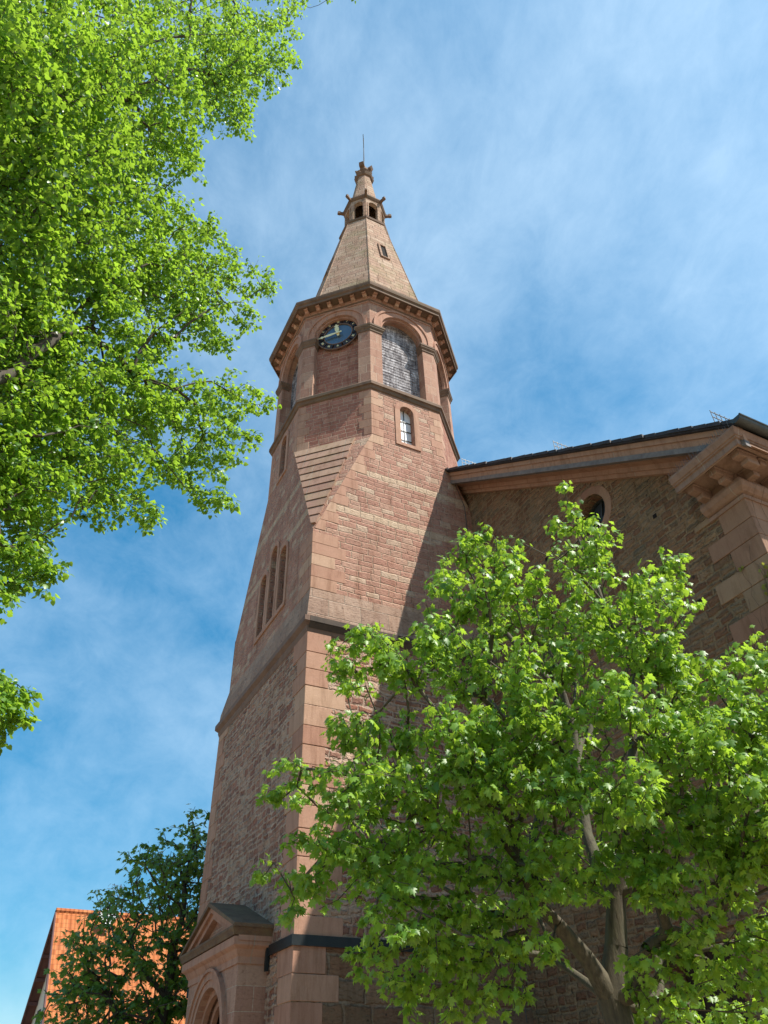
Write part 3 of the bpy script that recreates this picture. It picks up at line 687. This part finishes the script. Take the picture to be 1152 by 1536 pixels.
for k in range(5): slab(dd, ff, 4.02+k*.29, 4.27+k*.29, .05, 3.6, -.38, -.36)
dd.build('door_leaf', 'wood', do_)
ow = MB(); ring(ow, ff, 4.78, 12.70, .525, .74, -.01, .008, 0, 360, 28, blocks=11); owo = ow.build('window', 'nblock', Nv, bevel=.006)
op = MB(); panel(op, ff, circ(4.78,12.70,.54), -.40); op.build('pane', 'glass', owo)
ob = MB(); ring(ob, ff, 4.78, 12.70, .47, .525, -.38, -.33, 0, 360, 28)
for a in range(3):
    an = R(60*a+15); d = Vector((math.cos(an), math.sin(an))); n = Vector((-d.y, d.x))*.018; c = Vector((4.78, 12.70))
    qs = [c-d*.5-n, c+d*.5-n, c+d*.5+n, c-d*.5+n]; ob.hexa([ff.p(*q_, -.38) for q_ in qs], [ff.p(*q_, -.35) for q_ in qs])
ob.build('glazing_bar', 'zinc', owo)
# rake eaves
def rakebox(mb, u0, u1, d0, d1, v0, v1, tint=.5):
    mb.hexa([(u0,v0,zr(v0)+d0),(u1,v0,zr(v0)+d0),(u1,v1,zr(v1)+d0),(u0,v1,zr(v1)+d0)], [(u0,v0,zr(v0)+d1),(u1,v0,zr(v0)+d1),(u1,v1,zr(v1)+d1),(u0,v1,zr(v1)+d1)], tint)
for va, vb in ((C, -9.33), (C, VM+.8)):
    k_ = MB(); rakebox(k_, UF-.10, UF+.05, -.02, .24, va, vb if vb > 0 else -8.5); rakebox(k_, UF-.16, UF-.10, .10, .24, va, vb if vb > 0 else -8.5)
    rakebox(k_, UF-.52, UF+.05, .24, .28, va, vb, .2); rakebox(k_, UF-.60, UF-.52, .34, .66, va, vb, .7); rakebox(k_, UF-.64, UF-.60, .52, .66, va, vb, .9)
    k_.build('rake_cornice', 'rake', Nv)
    k_ = MB(); rakebox(k_, UF-.62, UF-.50, .20, .339, va, vb); k_.build('lead_strip', 'lead', Nv)
rf = MB()
for va, vb in ((C, -9.42), (C, VM+.9)):
    rf.hexa([(UF-.72,va,zr(va)+.665),(34,va,zr(va)+.665),(34,vb,zr(vb)+.665),(UF-.72,vb,zr(vb)+.665)],
            [(UF-.72,va,zr(va)+.77),(34,va,zr(va)+.77),(34,vb,zr(vb)+.77),(UF-.72,vb,zr(vb)+.77)])
rng2 = random.Random(3)
v_ = -9.4
while v_ < 3.0:      # slate edges along the verge
    s_ = rng2.uniform(-.02, .03)
    rf.hexa([(UF-.76-s_,v_,zr(v_)+.70),(UF-.6,v_,zr(v_)+.70),(UF-.6,v_+.27,zr(v_+.27)+.70),(UF-.76-s_,v_+.27,zr(v_+.27)+.70)],
            [(UF-.76-s_,v_,zr(v_)+.80),(UF-.6,v_,zr(v_)+.80),(UF-.6,v_+.27,zr(v_+.27)+.785),(UF-.76-s_,v_+.27,zr(v_+.27)+.785)]); v_ += .28
rf.build('roof', 'slate', Nv)
# box cornice at the corner
cn = MB(); prof = [(0,10.36),(.05,10.36),(.06,10.43),(.03,10.46),(.10,10.48),(.17,10.54),(.20,10.63),(.17,10.72),(.10,10.78),(.06,10.80),(.06,10.93),(.66,10.95),(.66,10.86),(.72,10.86),(.72,10.99),(.755,11.0),(.755,11.03),(.78,11.04),(.82,11.15),(.82,11.19),(0,11.26)]
sweep(cn, [(UF,-7.72),(UF,VN),(34,VN)], prof); cn.build('box_cornice', 'ncorn', Nv)
fs = Fr((UF,VN), (34,VN))
for f_, xs in ((ff, (7.92,8.47,9.02)), (fs, [.10+.6*k for k in range(20)])):
    for x in xs:
        m_ = MB(); zt = 10.945
        for (s0, s1, z0, z1, o0, o1) in ((-.085,.085,zt-.15,zt-.004,.07,.56), (-.085,.085,zt-.25,zt-.15,.07,.36), (-.11,.11,zt-.045,zt-.002,.07,.585)):
            slab(m_, f_, x+s0, x+s1, z0, z1, o0, o1, rng.random())
        m_.build('modillion', 'ncorn', Nv, bevel=.012)
gt = MB(); n_ = 10
pts = [(VN-.80-.11+.11*math.cos(a), 11.30+.11*math.sin(a)) for a in [math.pi+math.pi*k/n_ for k in range(n_+1)]]
for (va, za), (vb, zb) in zip(pts, pts[1:]): gt.face([(4.40,va,za),(34,va,za),(34,vb,zb),(4.40,vb,zb)])
gt.face([(4.40,v,z) for v, z in pts]); gt.tube([(4.40,VN-1.02,11.30),(34,VN-1.02,11.30)], .02, 6)
gt.build('gutter', 'zinc', Nv)
# anti-pigeon needles on the return
nd = MB(); 
k = -7.75
while k > -9.3:
    for j_ in range(2):
        a = rng.uniform(-.05,.05); nd.tube([(UF-.78+j_*.1,k,11.19),(UF-.80+j_*.12+a,k+a,11.36)], .0035, 3, cap=False)
    k -= .05
nd.build('needle_strip', 'mesh', Nv)
# snow guards on the roof slope
for v0 in (-.75, -4.75, -8.95):
    s_ = MB(); z0 = zr(v0)+.78; L0 = UF-.62; L1 = UF+.9
    for h in (.0,.14,.28): s_.tube([(L0,v0,z0+.10+h),(L1,v0,z0+.10+h)], .010, 4)
    x = L0
    while x < L1: s_.tube([(x,v0,z0-.02),(x,v0,z0+.42)], .008, 4); x += .13
    s_.build('snow_guard', 'mesh', Nv)
# lightning cable down the junction
lc_ = MB(); lc_.tube([(4.75,-.03,17.2),(5.0,-.04,16.4),(5.05,-.03,13),(5.05,-.03,3)], .012, 4); lc_.build('lightning_cable', 'mesh', T)

# ================================================================== HOUSE with orange tiles
ax_, ay_ = -16.729, 40.696; GA = R(-29)
H_ = empty('tiled_house', (ax_, ay_, 0), R(90-61))   # local x along the ridge, local y away along the gable
tag(H_, 'cream house with bright orange tiled roof behind the dark tree', 'house')
ZR, SL, HWD = 9.86, 1.2, 5.0
def hz(y): return ZR-SL*abs(y)
hb_ = MB(); hb_.face([(.45,-HWD,0),(.45,HWD,0),(.45,HWD,hz(HWD)),(.45,0,ZR-.1),(.45,-HWD,hz(HWD))]); hb_.box((.46,-HWD+.01,0),(16,HWD-.01,hz(HWD)))
hb_.build('house_wall', 'cream', H_)
for sg in (-1, 1):
    r_ = MB(); y1 = sg*(HWD+.5); nn = Vector((0, sg*SL, 1)).normalized()*.10
    b_ = [(0,0,ZR),(16.4,0,ZR),(16.4,y1,hz(y1)),(0,y1,hz(y1))]
    r_.hexa([tuple(Vector(q_)-nn) for q_ in b_], b_); ro_ = r_.build('roof', 'tile', H_)
    v_ = MB(); v_.hexa([(-.03,0,ZR-.32),(.03,0,ZR-.32),(.03,y1,hz(y1)-.32),(-.03,y1,hz(y1)-.32)], [(-.03,0,ZR+.02),(.03,0,ZR+.02),(.03,y1,hz(y1)+.02),(-.03,y1,hz(y1)+.02)])
    y = sg*.5
    v_.face([(.03,0,ZR-.20),(.44,0,ZR-.20),(.44,y1,hz(y1)-.20),(.03,y1,hz(y1)-.20)])
    while abs(y) < HWD: v_.box((-.02,y-.07,hz(y)-.36),(.44,y+.07,hz(y)-.21)); y += sg*.75
    v_.build('barge_board', 'maroon', ro_)
rd = MB(); rd.tube([(0,0,ZR+.0),(16.4,0,ZR+.0)], .13, 8); rd.build('ridge_tile', 'tile', H_)
hw_ = MB(); hw_.box((.40,-1.0,4.6),(.449,-.2,5.9)); hw_.box((.40,1.0,4.6),(.449,1.8,5.9)); hw_.build('window', 'glass', H_)
ds = MB(); cds = Vector((2.4,-.9,9.55)); dr = Vector((-.4,-1,.35)).normalized(); q1 = dr.orthogonal().normalized(); q2_ = dr.cross(q1)
for (ra, za), (rb, zb) in (((0,0),(.2,.03)),((.2,.03),(.36,.11)),((.36,.11),(.45,.18))):
    for k in range(16):
        a, b = 2*math.pi*k/16, 2*math.pi*(k+1)/16
        P = lambda r, an, z: cds+(q1*math.cos(an)+q2_*math.sin(an))*r+dr*z
        ds.face([P(ra,a,za),P(rb,a,zb),P(rb,b,zb),P(ra,b,za)] if ra else [P(ra,a,za),P(rb,a,zb),P(rb,b,zb)])
ds.tube([(2.4,-.85,8.9),(2.4,-.85,9.6)], .03, 5); ds.tube([tuple(cds-q2_*.4),tuple(cds+dr*.45)], .015, 4)
ds.build('satellite_dish', 'white', H_)
an = MB(); an.tube([(2.9,.1,9.4),(2.9,.1,11.3)], .025, 5)
for z_, l_ in ((11.2,.5),(11.0,.7),(10.75,.6)): an.tube([(2.9-l_,.1-.3,z_),(2.9+l_,.1+.3,z_)], .012, 4)
for k in range(7): an.tube([(2.3+.2*k,-.4+.1*k,11.2),(2.3+.2*k,.3+.1*k,11.2)], .008, 3)
an.build('antenna', 'mesh', H_)

# ================================================================== TREES
def ray(px, py): return cf*FPX+r2*(px-576)-u2*(py-768)
def at(px, py, dh):
    """world point seen at this spot of the photograph, dh metres away along the ground"""
    d = ray(px, py); return Vector((0,0,EYE))+d*(dh/math.hypot(d.x, d.y))
def leaf_mat(name, c0, c1, tr, rough=.42, tw=.45):
    g = G(name); a = g.n('ShaderNodeAttribute', {'attribute_name': 'tint'}).outputs['Fac']
    obj = g.n('ShaderNodeTexCoord').outputs['Object']
    c = g.mix(g.math('POWER', a, 1.3), c0, c1)
    t = g.mix(g.math('POWER', a, 1.3), tuple(v*.75 for v in tr), tr)
    b = g.n('ShaderNodeBsdfPrincipled', Roughness=rough); g.set(b.inputs['Base Color'], c); b.inputs['Specular IOR Level'].default_value = .6
    tl = g.n('ShaderNodeBsdfTranslucent', Color=t); m = g.n('ShaderNodeMixShader', Fac=tw)
    g.t.links.new(b.outputs[0], m.inputs[1]); g.t.links.new(tl.outputs[0], m.inputs[2]); g.t.links.new(m.outputs[0], g.out.inputs[0]); return g.m
def bark_mat(name, c1, c2):
    g = G(name); obj = g.n('ShaderNodeTexCoord').outputs['Object']
    m = g.n('ShaderNodeMapping', Scale=(6., 6., 1.2), Vector=obj).outputs[0]
    f = g.noise(m, 4., 6, .7); p = g.noise(obj, 3., 5, .6)
    c = g.mix(g.rng(f, .3, .7), c1, c2); c = g.mix(g.rng(p, .5, .65, 0, .6), c, (.085,.09,.05))
    return g.done(c, .9, f, .8, .02)
MAPLE = [(0,0),(.30,-.04),(.21,.12),(.52,.33),(.47,.44),(.24,.42),(.30,.72),(.13,.66),(0,1)]
HEART = [(0,.02),(.24,-.08),(.44,.12),(.42,.42),(.22,.74),(0,1)]
def leaf_template(half, cx, curl, fold):
    left = [(-x, y) for x, y in half[-2:0:-1]]; out = half+left
    v = [(0, cx)]+out; V = np.array([(x, y, -fold*abs(x)*1.0-curl*y*y) for x, y in v]); n = len(out)
    F = np.array([(0, 1+i, 1+(i+1) % n) for i in range(n)]); return V, F
def build_leaves(name, P, AX, NRM, S, tmpl, tint, mat, parent):
    V, F = tmpl; AX = AX/np.linalg.norm(AX, axis=1)[:, None]
    NRM = NRM-AX*(NRM*AX).sum(1)[:, None]; NRM /= np.linalg.norm(NRM, axis=1)[:, None]+1e-9; SD = np.cross(AX, NRM)
    n = len(P); nv, nf = len(V), len(F)
    X = P[:, None]+S[:, None, None]*(SD[:, None]*V[None, :, 0, None]+AX[:, None]*V[None, :, 1, None]+NRM[:, None]*V[None, :, 2, None])
    X = X.reshape(-1, 3); FF = (F[None]+(np.arange(n)*nv)[:, None, None]).reshape(-1)
    me = bpy.data.meshes.new(name); me.vertices.add(len(X)); me.vertices.foreach_set('co', X.astype(np.float32).ravel())
    nl = len(FF); me.loops.add(nl); me.loops.foreach_set('vertex_index', FF.astype(np.int32)); me.polygons.add(nl//3)
    me.polygons.foreach_set('loop_start', np.arange(0, nl, 3, dtype=np.int32))
    me.update(calc_edges=True)
    at_ = me.attributes.new('tint', 'FLOAT', 'FACE'); at_.data.foreach_set('value', np.repeat(tint, nf).astype(np.float32))
    me.materials.append(mat); o = bpy.data.objects.new(name, me); col.objects.link(o); o.parent = parent; return o
def grow(seed, chain, clumps, k, bf=.35):
    """skeleton: every tip inside the clumps joins the nearest earlier node, trading reach against path length"""
    rs = np.random.RandomState(seed); pts = []
    for c, r, wgt in clumps:
        n = max(3, int(k*wgt)); d = rs.normal(size=(n, 3)); d /= np.linalg.norm(d, axis=1)[:, None]
        q = d*(rs.rand(n, 1)**.40)*r; pts.append(np.array(c)+q)
    pts = np.concatenate(pts); root = np.array(chain[-1][0][-1]) if False else np.array(chain[0][0])
    nodes = [np.array(q) for q, _ in chain]; par = [p for _, p in chain]
    path = [0.]*len(nodes)
    for i in range(1, len(nodes)): path[i] = path[par[i]]+np.linalg.norm(nodes[i]-nodes[par[i]])
    base = nodes[0]; order = np.argsort(np.min(np.stack([np.linalg.norm(pts-q, axis=1) for q in nodes]), axis=0))
    N = len(nodes)+len(pts); NP = np.zeros((N, 3)); NP[:len(nodes)] = nodes; PL = np.zeros(N); PL[:len(nodes)] = path
    m = len(nodes); skip = 1
    for i in order:
        q = pts[i]; d = np.linalg.norm(NP[skip:m]-q, axis=1); j = int(np.argmin(d+bf*PL[skip:m]))+skip
        NP[m] = q; par.append(j); PL[m] = PL[j]+d[j-skip]; m += 1
    return NP, np.array(par), len(nodes)
def wood(name, NP, par, rtip, rmax, mat, parent, expo=.45, seed=0, sag=.05, caps=None):
    n = len(NP); cnt = np.ones(n); order = range(n-1, 0, -1); ch = [0]*n
    for i in order: cnt[par[i]] += cnt[i]
    rad = np.minimum(rtip*cnt**expo, rmax)
    for a_, b_ in (caps or {}).items(): rad[a_] = b_
    for i in range(1, n):
        if i not in (caps or {}): rad[i] = min(rad[i], rad[par[i]]*1.0)
    rs = np.random.RandomState(seed)
    mb = MB()
    vs, fs = [], []
    for i in range(1, n):
        a, b = NP[par[i]], NP[i]; L_ = np.linalg.norm(b-a)
        if L_ < 1e-4: continue
        segs = max(1, min(6, int(L_/.35))); ra = min(rad[par[i]], rad[i]*1.5); rb = rad[i]
        if rb > .06: ra = max(ra, min(rad[par[i]], rb*1.35))
        ks = 7 if rb > .05 else (5 if rb > .012 else 3)
        t = np.linspace(0, 1, segs+1); J = rs.normal(size=3)*L_*sag; J[2] += -L_*.0
        pp_ = a+(b-a)*t[:, None]+J*(np.sin(t*np.pi))[:, None]+(rs.normal(size=(segs+1, 3))*L_*.012)*((t > 0)&(t < 1))[:, None]
        d = (b-a)/L_; q = np.cross(d, [.3, .5, .81]); q /= np.linalg.norm(q)+1e-9; w_ = np.cross(d, q)
        an = np.arange(ks)*2*np.pi/ks; ringv = q*np.cos(an)[:, None]+w_*np.sin(an)[:, None]
        b0 = len(vs)
        for s in range(segs+1):
            r_ = ra+(rb-ra)*t[s]
            vs.extend((pp_[s]+ringv*r_).tolist())
        for s in range(segs):
            for k in range(ks):
                fs.append((b0+s*ks+k, b0+s*ks+(k+1) % ks, b0+(s+1)*ks+(k+1) % ks, b0+(s+1)*ks+k))
    me = bpy.data.meshes.new(name); me.from_pydata(vs, [], fs); me.materials.append(mat); me.polygons.foreach_set('use_smooth', [True]*len(fs))
    o = bpy.data.objects.new(name, me); col.objects.link(o); o.parent = parent; return o, cnt
def to_local(root, *arrs): return [a-np.array(root.location) for a in arrs]

def foliage(seed, NP, par, nfix, per, size, droop, spread, tmpl, mat, parent, name='crown', upbias=.8, shoot=.6):
    rs = np.random.RandomState(seed); idx = np.arange(nfix, len(NP)); n = len(idx)
    d = NP[idx]-NP[par[idx]]; L_ = np.linalg.norm(d, axis=1)[:, None]+1e-6; d = d/L_
    rep = np.repeat(np.arange(n), per); m = len(rep)
    an = rs.rand(m)*2*np.pi; t = rs.rand(m)**shoot
    back = (1-t)[:, None]*np.minimum(L_[rep], spread*2.5)
    out = np.stack([np.cos(an), np.sin(an), rs.normal(size=m)*.35], 1)
    P = NP[idx][rep]-d[rep]*back+out*(spread*(.25+.75*rs.rand(m)))[:, None]
    dr = R(droop)*(.35+1.0*rs.rand(m))
    AX = np.stack([np.cos(an)*np.cos(dr), np.sin(an)*np.cos(dr), -np.sin(dr)], 1)+rs.normal(size=(m, 3))*.22
    NR = np.stack([np.cos(an)*np.sin(dr), np.sin(an)*np.sin(dr), np.cos(dr)], 1)*upbias+rs.normal(size=(m, 3))*.35
    S = size*(.45+.8*rs.rand(m)); cl_t = rs.rand(n)[rep]
    tint = np.clip(.5*cl_t+.5*rs.rand(m)+.25*(rs.rand(m) > .93), 0, 1)
    return build_leaves(name, P, AX, NR, S, tmpl, tint, mat, parent)

# ---- maple in front of the nave
dhT = 8.3
base = at(915, 1530, dhT); base.z = 0
mt = empty('maple_tree', tuple(base)); tag(mt, 'bright green maple tree with fresh drooping leaves in front of the church nave', 'tree')
MC = [(850,735,20),(836,790,24),(872,775,26),(905,803,26),(870,830,36),(850,870,22),(900,860,26),
 (725,795,22),(690,830,36),(745,835,42),(795,872,40),(662,862,26),(680,900,45),(740,905,58),(805,930,48),(640,945,30),(655,965,45),
 (540,950,30),(520,990,33),(572,975,38),(610,1000,45),(530,1030,24),(700,1000,68),(780,1000,58),(560,1092,34),(505,1075,20),(520,1112,24),(612,1100,48),(690,1100,66),
 (432,1160,28),(408,1192,26),(470,1170,24),(505,1182,42),(570,1170,58),(650,1190,66),(440,1265,22),(398,1302,22),(440,1335,28),(505,1258,46),(482,1325,38),(432,1382,14),(560,1270,55),(640,1290,68),(595,1370,48),(645,1400,56),(570,1425,30),
 (890,905,44),(960,880,42),(1005,842,26),(992,872,34),(1022,912,28),(905,945,48),(960,962,55),(1008,985,36),(862,1000,56),(785,1080,58),(862,1092,56),(940,1050,56),(1030,1035,56),(1105,1000,40),(1150,990,36),(1090,1062,48),(1140,1100,56),(1002,1110,56),(1070,1160,58),(1150,1185,58),
 (760,1180,68),(850,1190,56),(940,1180,56),(1010,1220,56),(1090,1250,58),(1160,1290,58),(930,1262,50),(840,1272,48),(750,1285,56),(1010,1305,46),(1085,1345,36),(1155,1375,42),(965,1325,34),(700,1370,56),(660,1445,46),(722,1465,40),(712,1515,28),(1000,1515,36),(960,1490,26),(1000,1420,26),(1110,1420,22),(800,1345,30),
 (560,1330,34),(540,1440,26),(590,1470,34),(640,1500,38),(690,1490,34),(760,1400,44),(770,1500,24),(820,1420,24),(1040,1450,40),(1095,1480,40),(1150,1450,40),(1060,1530,44),(1140,1540,44),(965,1450,24),(985,1530,34),(830,1310,40),(880,1330,34),(1040,1380,34),(1110,1300,44),(1150,1250,40),(900,1180,44),(800,1120,48),(720,1120,48),(1060,1100,44),(860,760,14),
 (1190,1050,50),(1210,1150,60),(1210,1250,60),(1230,1350,50)]
rs_ = random.Random(11); cl = []
for px, py, r in MC:
    q = math.hypot((px-820)/460, (py-1130)/430); q = min(q, 1)
    dh = 8.5-1.5*math.sqrt(1-q*q)+rs_.uniform(-.45,.45); P = at(px, py, dh)
    sc = (P-Vector((0,0,EYE))).length/FPX*.93; cl.append((P, r*sc, r*r/1000.))
    if q < .8 and rs_.random() < .75:
        dh2 = 8.7+1.1*math.sqrt(1-q*q)+rs_.uniform(-.4,.4); P2 = at(px+rs_.uniform(-25,25), py+rs_.uniform(-25,25), dh2)
        cl.append((P2, r*sc*1.15, r*r/1000.*.7))
cl = [(np.array(c)-np.array(base), r, w_) for c, r, w_ in cl]
def B(px, py, dh): return tuple(np.array(at(px, py, dh))-np.array(base))
chain = [((0,0,0),0), (B(918,1500,8.3),0), (B(925,1420,8.3),1), (B(925,1340,8.3),2), (B(945,1250,8.25),3), (B(950,1120,8.2),4), (B(955,1010,8.2),5), (B(905,905,8.3),6), (B(868,810,8.4),7),
         (B(878,1435,8.1),1), (B(835,1385,7.9),9), (B(800,1350,7.8),10), (B(735,1310,7.8),11), (B(650,1240,7.7),12), (B(560,1170,7.7),13),
         (B(880,1250,8.6),3), (B(862,1150,8.7),15), (B(845,1040,8.7),16), (B(760,950,8.6),17),
         (B(820,1200,8.0),11), (B(760,1080,8.0),19), (B(680,1010,8.0),20),
         (B(1010,1320,8.2),3), (B(1090,1210,8.2),22), (B(1150,1120,8.3),23), (B(620,1020,8.0),21), (B(480,1290,7.8),13)]
NP, par, nf = grow(5, chain, cl, 14, .30)
bm_ = bark_mat('maple_bark', (.05,.042,.03), (.13,.11,.07))
to, _ = wood('trunk', NP, par, .0031, .16, bm_, mt, .46, 1, .05, {0:.17,1:.135,2:.11,3:.09,4:.065,5:.05,6:.04,9:.075,10:.065,11:.055,12:.045,13:.035})
foliage(21, NP, par, nf, 8, .086, 50, .085, leaf_template(MAPLE, .30, .22, .28), leaf_mat('maple_leaf', (.04,.14,.014), (.27,.44,.05), (.50,.74,.055), .45, .44), mt)

# ---- lime tree on the left, close to the camera
lb = Vector((-5.6, 3.4, 0)); lt = empty('lime_tree', tuple(lb)); tag(lt, 'large lime tree overhead on the left with small heart shaped leaves', 'tree')
LC = [(215,395,45,7.6),(270,470,42,8.0),(170,430,45,7.4),(230,620,45,8.2),(445,0,22,6.3),(500,-12,20,6.4),(540,-14,14,6.4),(395,90,50,6.3),(345,100,55,6.4),(180,480,45,7.4),(225,440,30,7.8),(160,390,50,7.2),(240,510,35,8.0),(150,620,45,8.0),(60,560,60,7.4),(0,700,60,7.4),(-10,560,60,7.2),(40,460,60,7.0),(180,240,50,6.6),(60,180,60,5.8),(380,40,66,6.2),(425,20,30,6.2),(425,95,26,6.3),(300,60,80,6.0),(200,40,90,5.6),(90,40,100,5.2),(-30,60,90,5.2),(330,140,60,6.6),(370,180,26,6.8),(225,150,85,6.2),(100,160,95,5.6),(10,160,90,5.4),(245,225,55,6.6),(290,245,25,6.8),(150,250,85,6.3),(40,270,85,6.0),
 (100,350,85,6.8),(200,330,58,7.2),(262,320,38,7.4),(320,340,26,7.8),(290,375,50,7.8),(352,400,42,8.0),(388,430,32,8.2),(375,475,26,8.2),(300,450,48,8.0),(330,500,35,8.2),(30,385,80,6.6),(120,440,52,7.2),(255,400,40,7.6),
 (30,500,75,7.2),(110,560,70,7.6),(200,575,62,8.0),(280,600,55,8.4),(350,600,44,8.6),(398,605,22,8.8),(378,655,20,8.8),(335,670,42,8.6),(262,700,45,8.6),(318,740,34,8.6),(340,760,16,8.6),(180,700,58,8.2),(90,650,75,7.8),(20,620,75,7.4),(215,775,32,8.4),(150,750,42,8.2),(60,740,65,7.8),(30,830,55,7.8),(80,850,22,7.8),(18,885,24,7.8),(75,890,10,7.8),(0,740,60,7.6),
 (5,1060,36,7.8),(38,1040,16,7.8),(30,1075,14,7.8),(5,1105,18,7.8),(-40,1060,50,7.6),(-50,900,60,7.4),(-60,650,80,7.2),(-60,450,80,6.6),(-70,250,90,6.0)]
cl = []; rs_ = random.Random(4)
for px, py, r, dh in LC:
    dh *= 1.0; P = at(px, py, dh); D_ = (P-Vector((0,0,EYE))).length; sc = D_/FPX*.95
    cl.append((np.array(P)-np.array(lb), r*sc, r*r/1000.*1.0))
    if r > 34:
        P2 = at(px-rs_.uniform(0,30), py+rs_.uniform(-20,20), dh+r*sc*1.3+.3); cl.append((np.array(P2)-np.array(lb), r*sc*1.1, r*r/1000.*.7))
def B2(px, py, dh): return tuple(np.array(at(px, py, dh))-np.array(lb))
chain = [((0,0,0),0), ((.1,.1,3.2),0), ((.3,.3,6.5),1), ((.6,.5,10.),2), ((1.,.8,13.),3),
         (B2(-120,620,6.3),2), (B2(20,560,7.0),5), (B2(110,500,7.6),6), (B2(200,560,8.0),7), (B2(300,640,8.5),8),
         (B2(-60,330,5.8),3), (B2(60,330,6.3),10), (B2(160,420,7.2),11), (B2(230,490,7.9),12), (B2(320,440,8.2),13),
         (B2(-40,60,5.2),3), (B2(70,110,5.7),15), (B2(190,150,6.2),16), (B2(310,110,6.4),17),
         (B2(-150,900,6.8),1), (B2(-60,1000,7.4),19), (B2(-40,800,7.3),19)]
NP, par, nf = grow(9, chain, cl, 27, .30)
bl_ = bark_mat('lime_bark', (.045,.036,.028), (.09,.07,.055))
wood('trunk', NP, par, .0019, .24, bl_, lt, .46, 2, .06)
foliage(31, NP, par, nf, 11, .066, 42, .10, leaf_template(HEART, .35, .18, .22), leaf_mat('lime_leaf', (.03,.115,.012), (.19,.34,.03), (.45,.70,.05), .4, .46), lt)

# ---- dark tree behind the tower's shadow
db = at(250, 1530, 25); db.z = 0; dt = empty('broadleaf_tree', tuple(db)); tag(dt, 'dark green tree in the shade left of the tower, before the orange roof', 'tree')
DC = [(300,1235,22),(318,1260,26),(290,1275,36),(245,1268,30),(262,1300,34),(215,1308,30),(270,1335,46),(172,1350,30),(143,1368,20),(222,1365,55),(300,1330,40),(135,1420,34),(115,1400,16),(200,1425,55),(275,1420,48),(108,1468,36),(165,1485,55),(245,1490,55),(92,1518,34),(150,1540,50),(230,1545,50),(300,1500,40)]
cl = []; rs_ = random.Random(8)
for px, py, r in DC:
    for k in range(2):
        dh = 25+rs_.uniform(-1.6,1.6)+k*1.2; P = at(px+k*rs_.uniform(-12,12), py+k*rs_.uniform(-12,12), dh); sc = (P-Vector((0,0,EYE))).length/FPX
        cl.append((np.array(P)-np.array(db), r*sc, r*r/1000.*.7))
def B3(px, py, dh): return tuple(np.array(at(px, py, dh))-np.array(db))
chain = [((0,0,0),0), ((0,0,2.2),0), (B3(252,1500,25),1), (B3(262,1410,25),2), (B3(275,1320,25),3), (B3(292,1260,25.),4), (B3(200,1440,25),2), (B3(150,1480,25),1)]
NP, par, nf = grow(13, chain, cl, 24, .3)
wood('trunk', NP, par, .008, .2, bl_, dt, .42, 3)
foliage(41, NP, par, nf, 6, .17, 40, .17, leaf_template(MAPLE, .30, .2, .25), leaf_mat('dark_leaf', (.045,.13,.016), (.18,.31,.035), (.28,.46,.05), .4, .35), dt)

# ---- creeper on the nave corner
vc = empty('climbing_vine', Matrix.Rotation(CHURCH_ROT,4,'Z') @ Vector((UF,VN,0)) + Vector((FX,FY,0)), CHURCH_ROT)
tag(vc, 'bare climbing vine with a few yellow green leaves on the nave corner', 'vine')
rv = random.Random(5); vb = MB(); tips = []
for s in range(26):
    on_front = s < 7
    x = rv.uniform(.05, .9) if on_front else rv.uniform(.05, 3.0); z = 0; zt = rv.uniform(8.2, 9.6) if on_front else rv.uniform(9.8, 11.1); pts = []
    while z < zt:
        x += rv.uniform(-.09, .09); x = max(x, .04)
        o = -.05 if z < 10.3 else -.05-.22*min(1, (z-10.3)/.3)
        p = (o, x, z) if on_front else (x, o, z); pts.append(p); z += rv.uniform(.18, .3)
        if z > 6.5 and z < 9.6 and rv.random() < .35: tips.append((p, on_front))
    vb.tube(pts, [max(.003, .012*(1-i/len(pts))) for i in range(len(pts))], 4, cap=False)
vb.build('stem', bark_mat('vine_stem', (.10,.06,.045), (.15,.09,.06)), vc)
P = []; AXs = []; NR = []
for (p, fr_), _ in zip(tips, range(900)):
    for k in range(4):
        P.append([p[0]+rv.uniform(-.05,.05)-(.02 if fr_ else 0), p[1]+rv.uniform(-.05,.05)-(0 if fr_ else .02), p[2]+rv.uniform(-.08,.08)])
        AXs.append([rv.uniform(-.5,.5), rv.uniform(-.5,.5), -1]); NR.append([-1 if fr_ else 0, 0 if fr_ else -1, .4])
build_leaves('foliage', np.array(P), np.array(AXs), np.array(NR), np.full(len(P), .075), leaf_template(MAPLE, .3, .2, .2), np.random.RandomState(1).rand(len(P)),
             leaf_mat('vine_leaf', (.20,.20,.02), (.30,.32,.04), (.40,.42,.05)), vc)
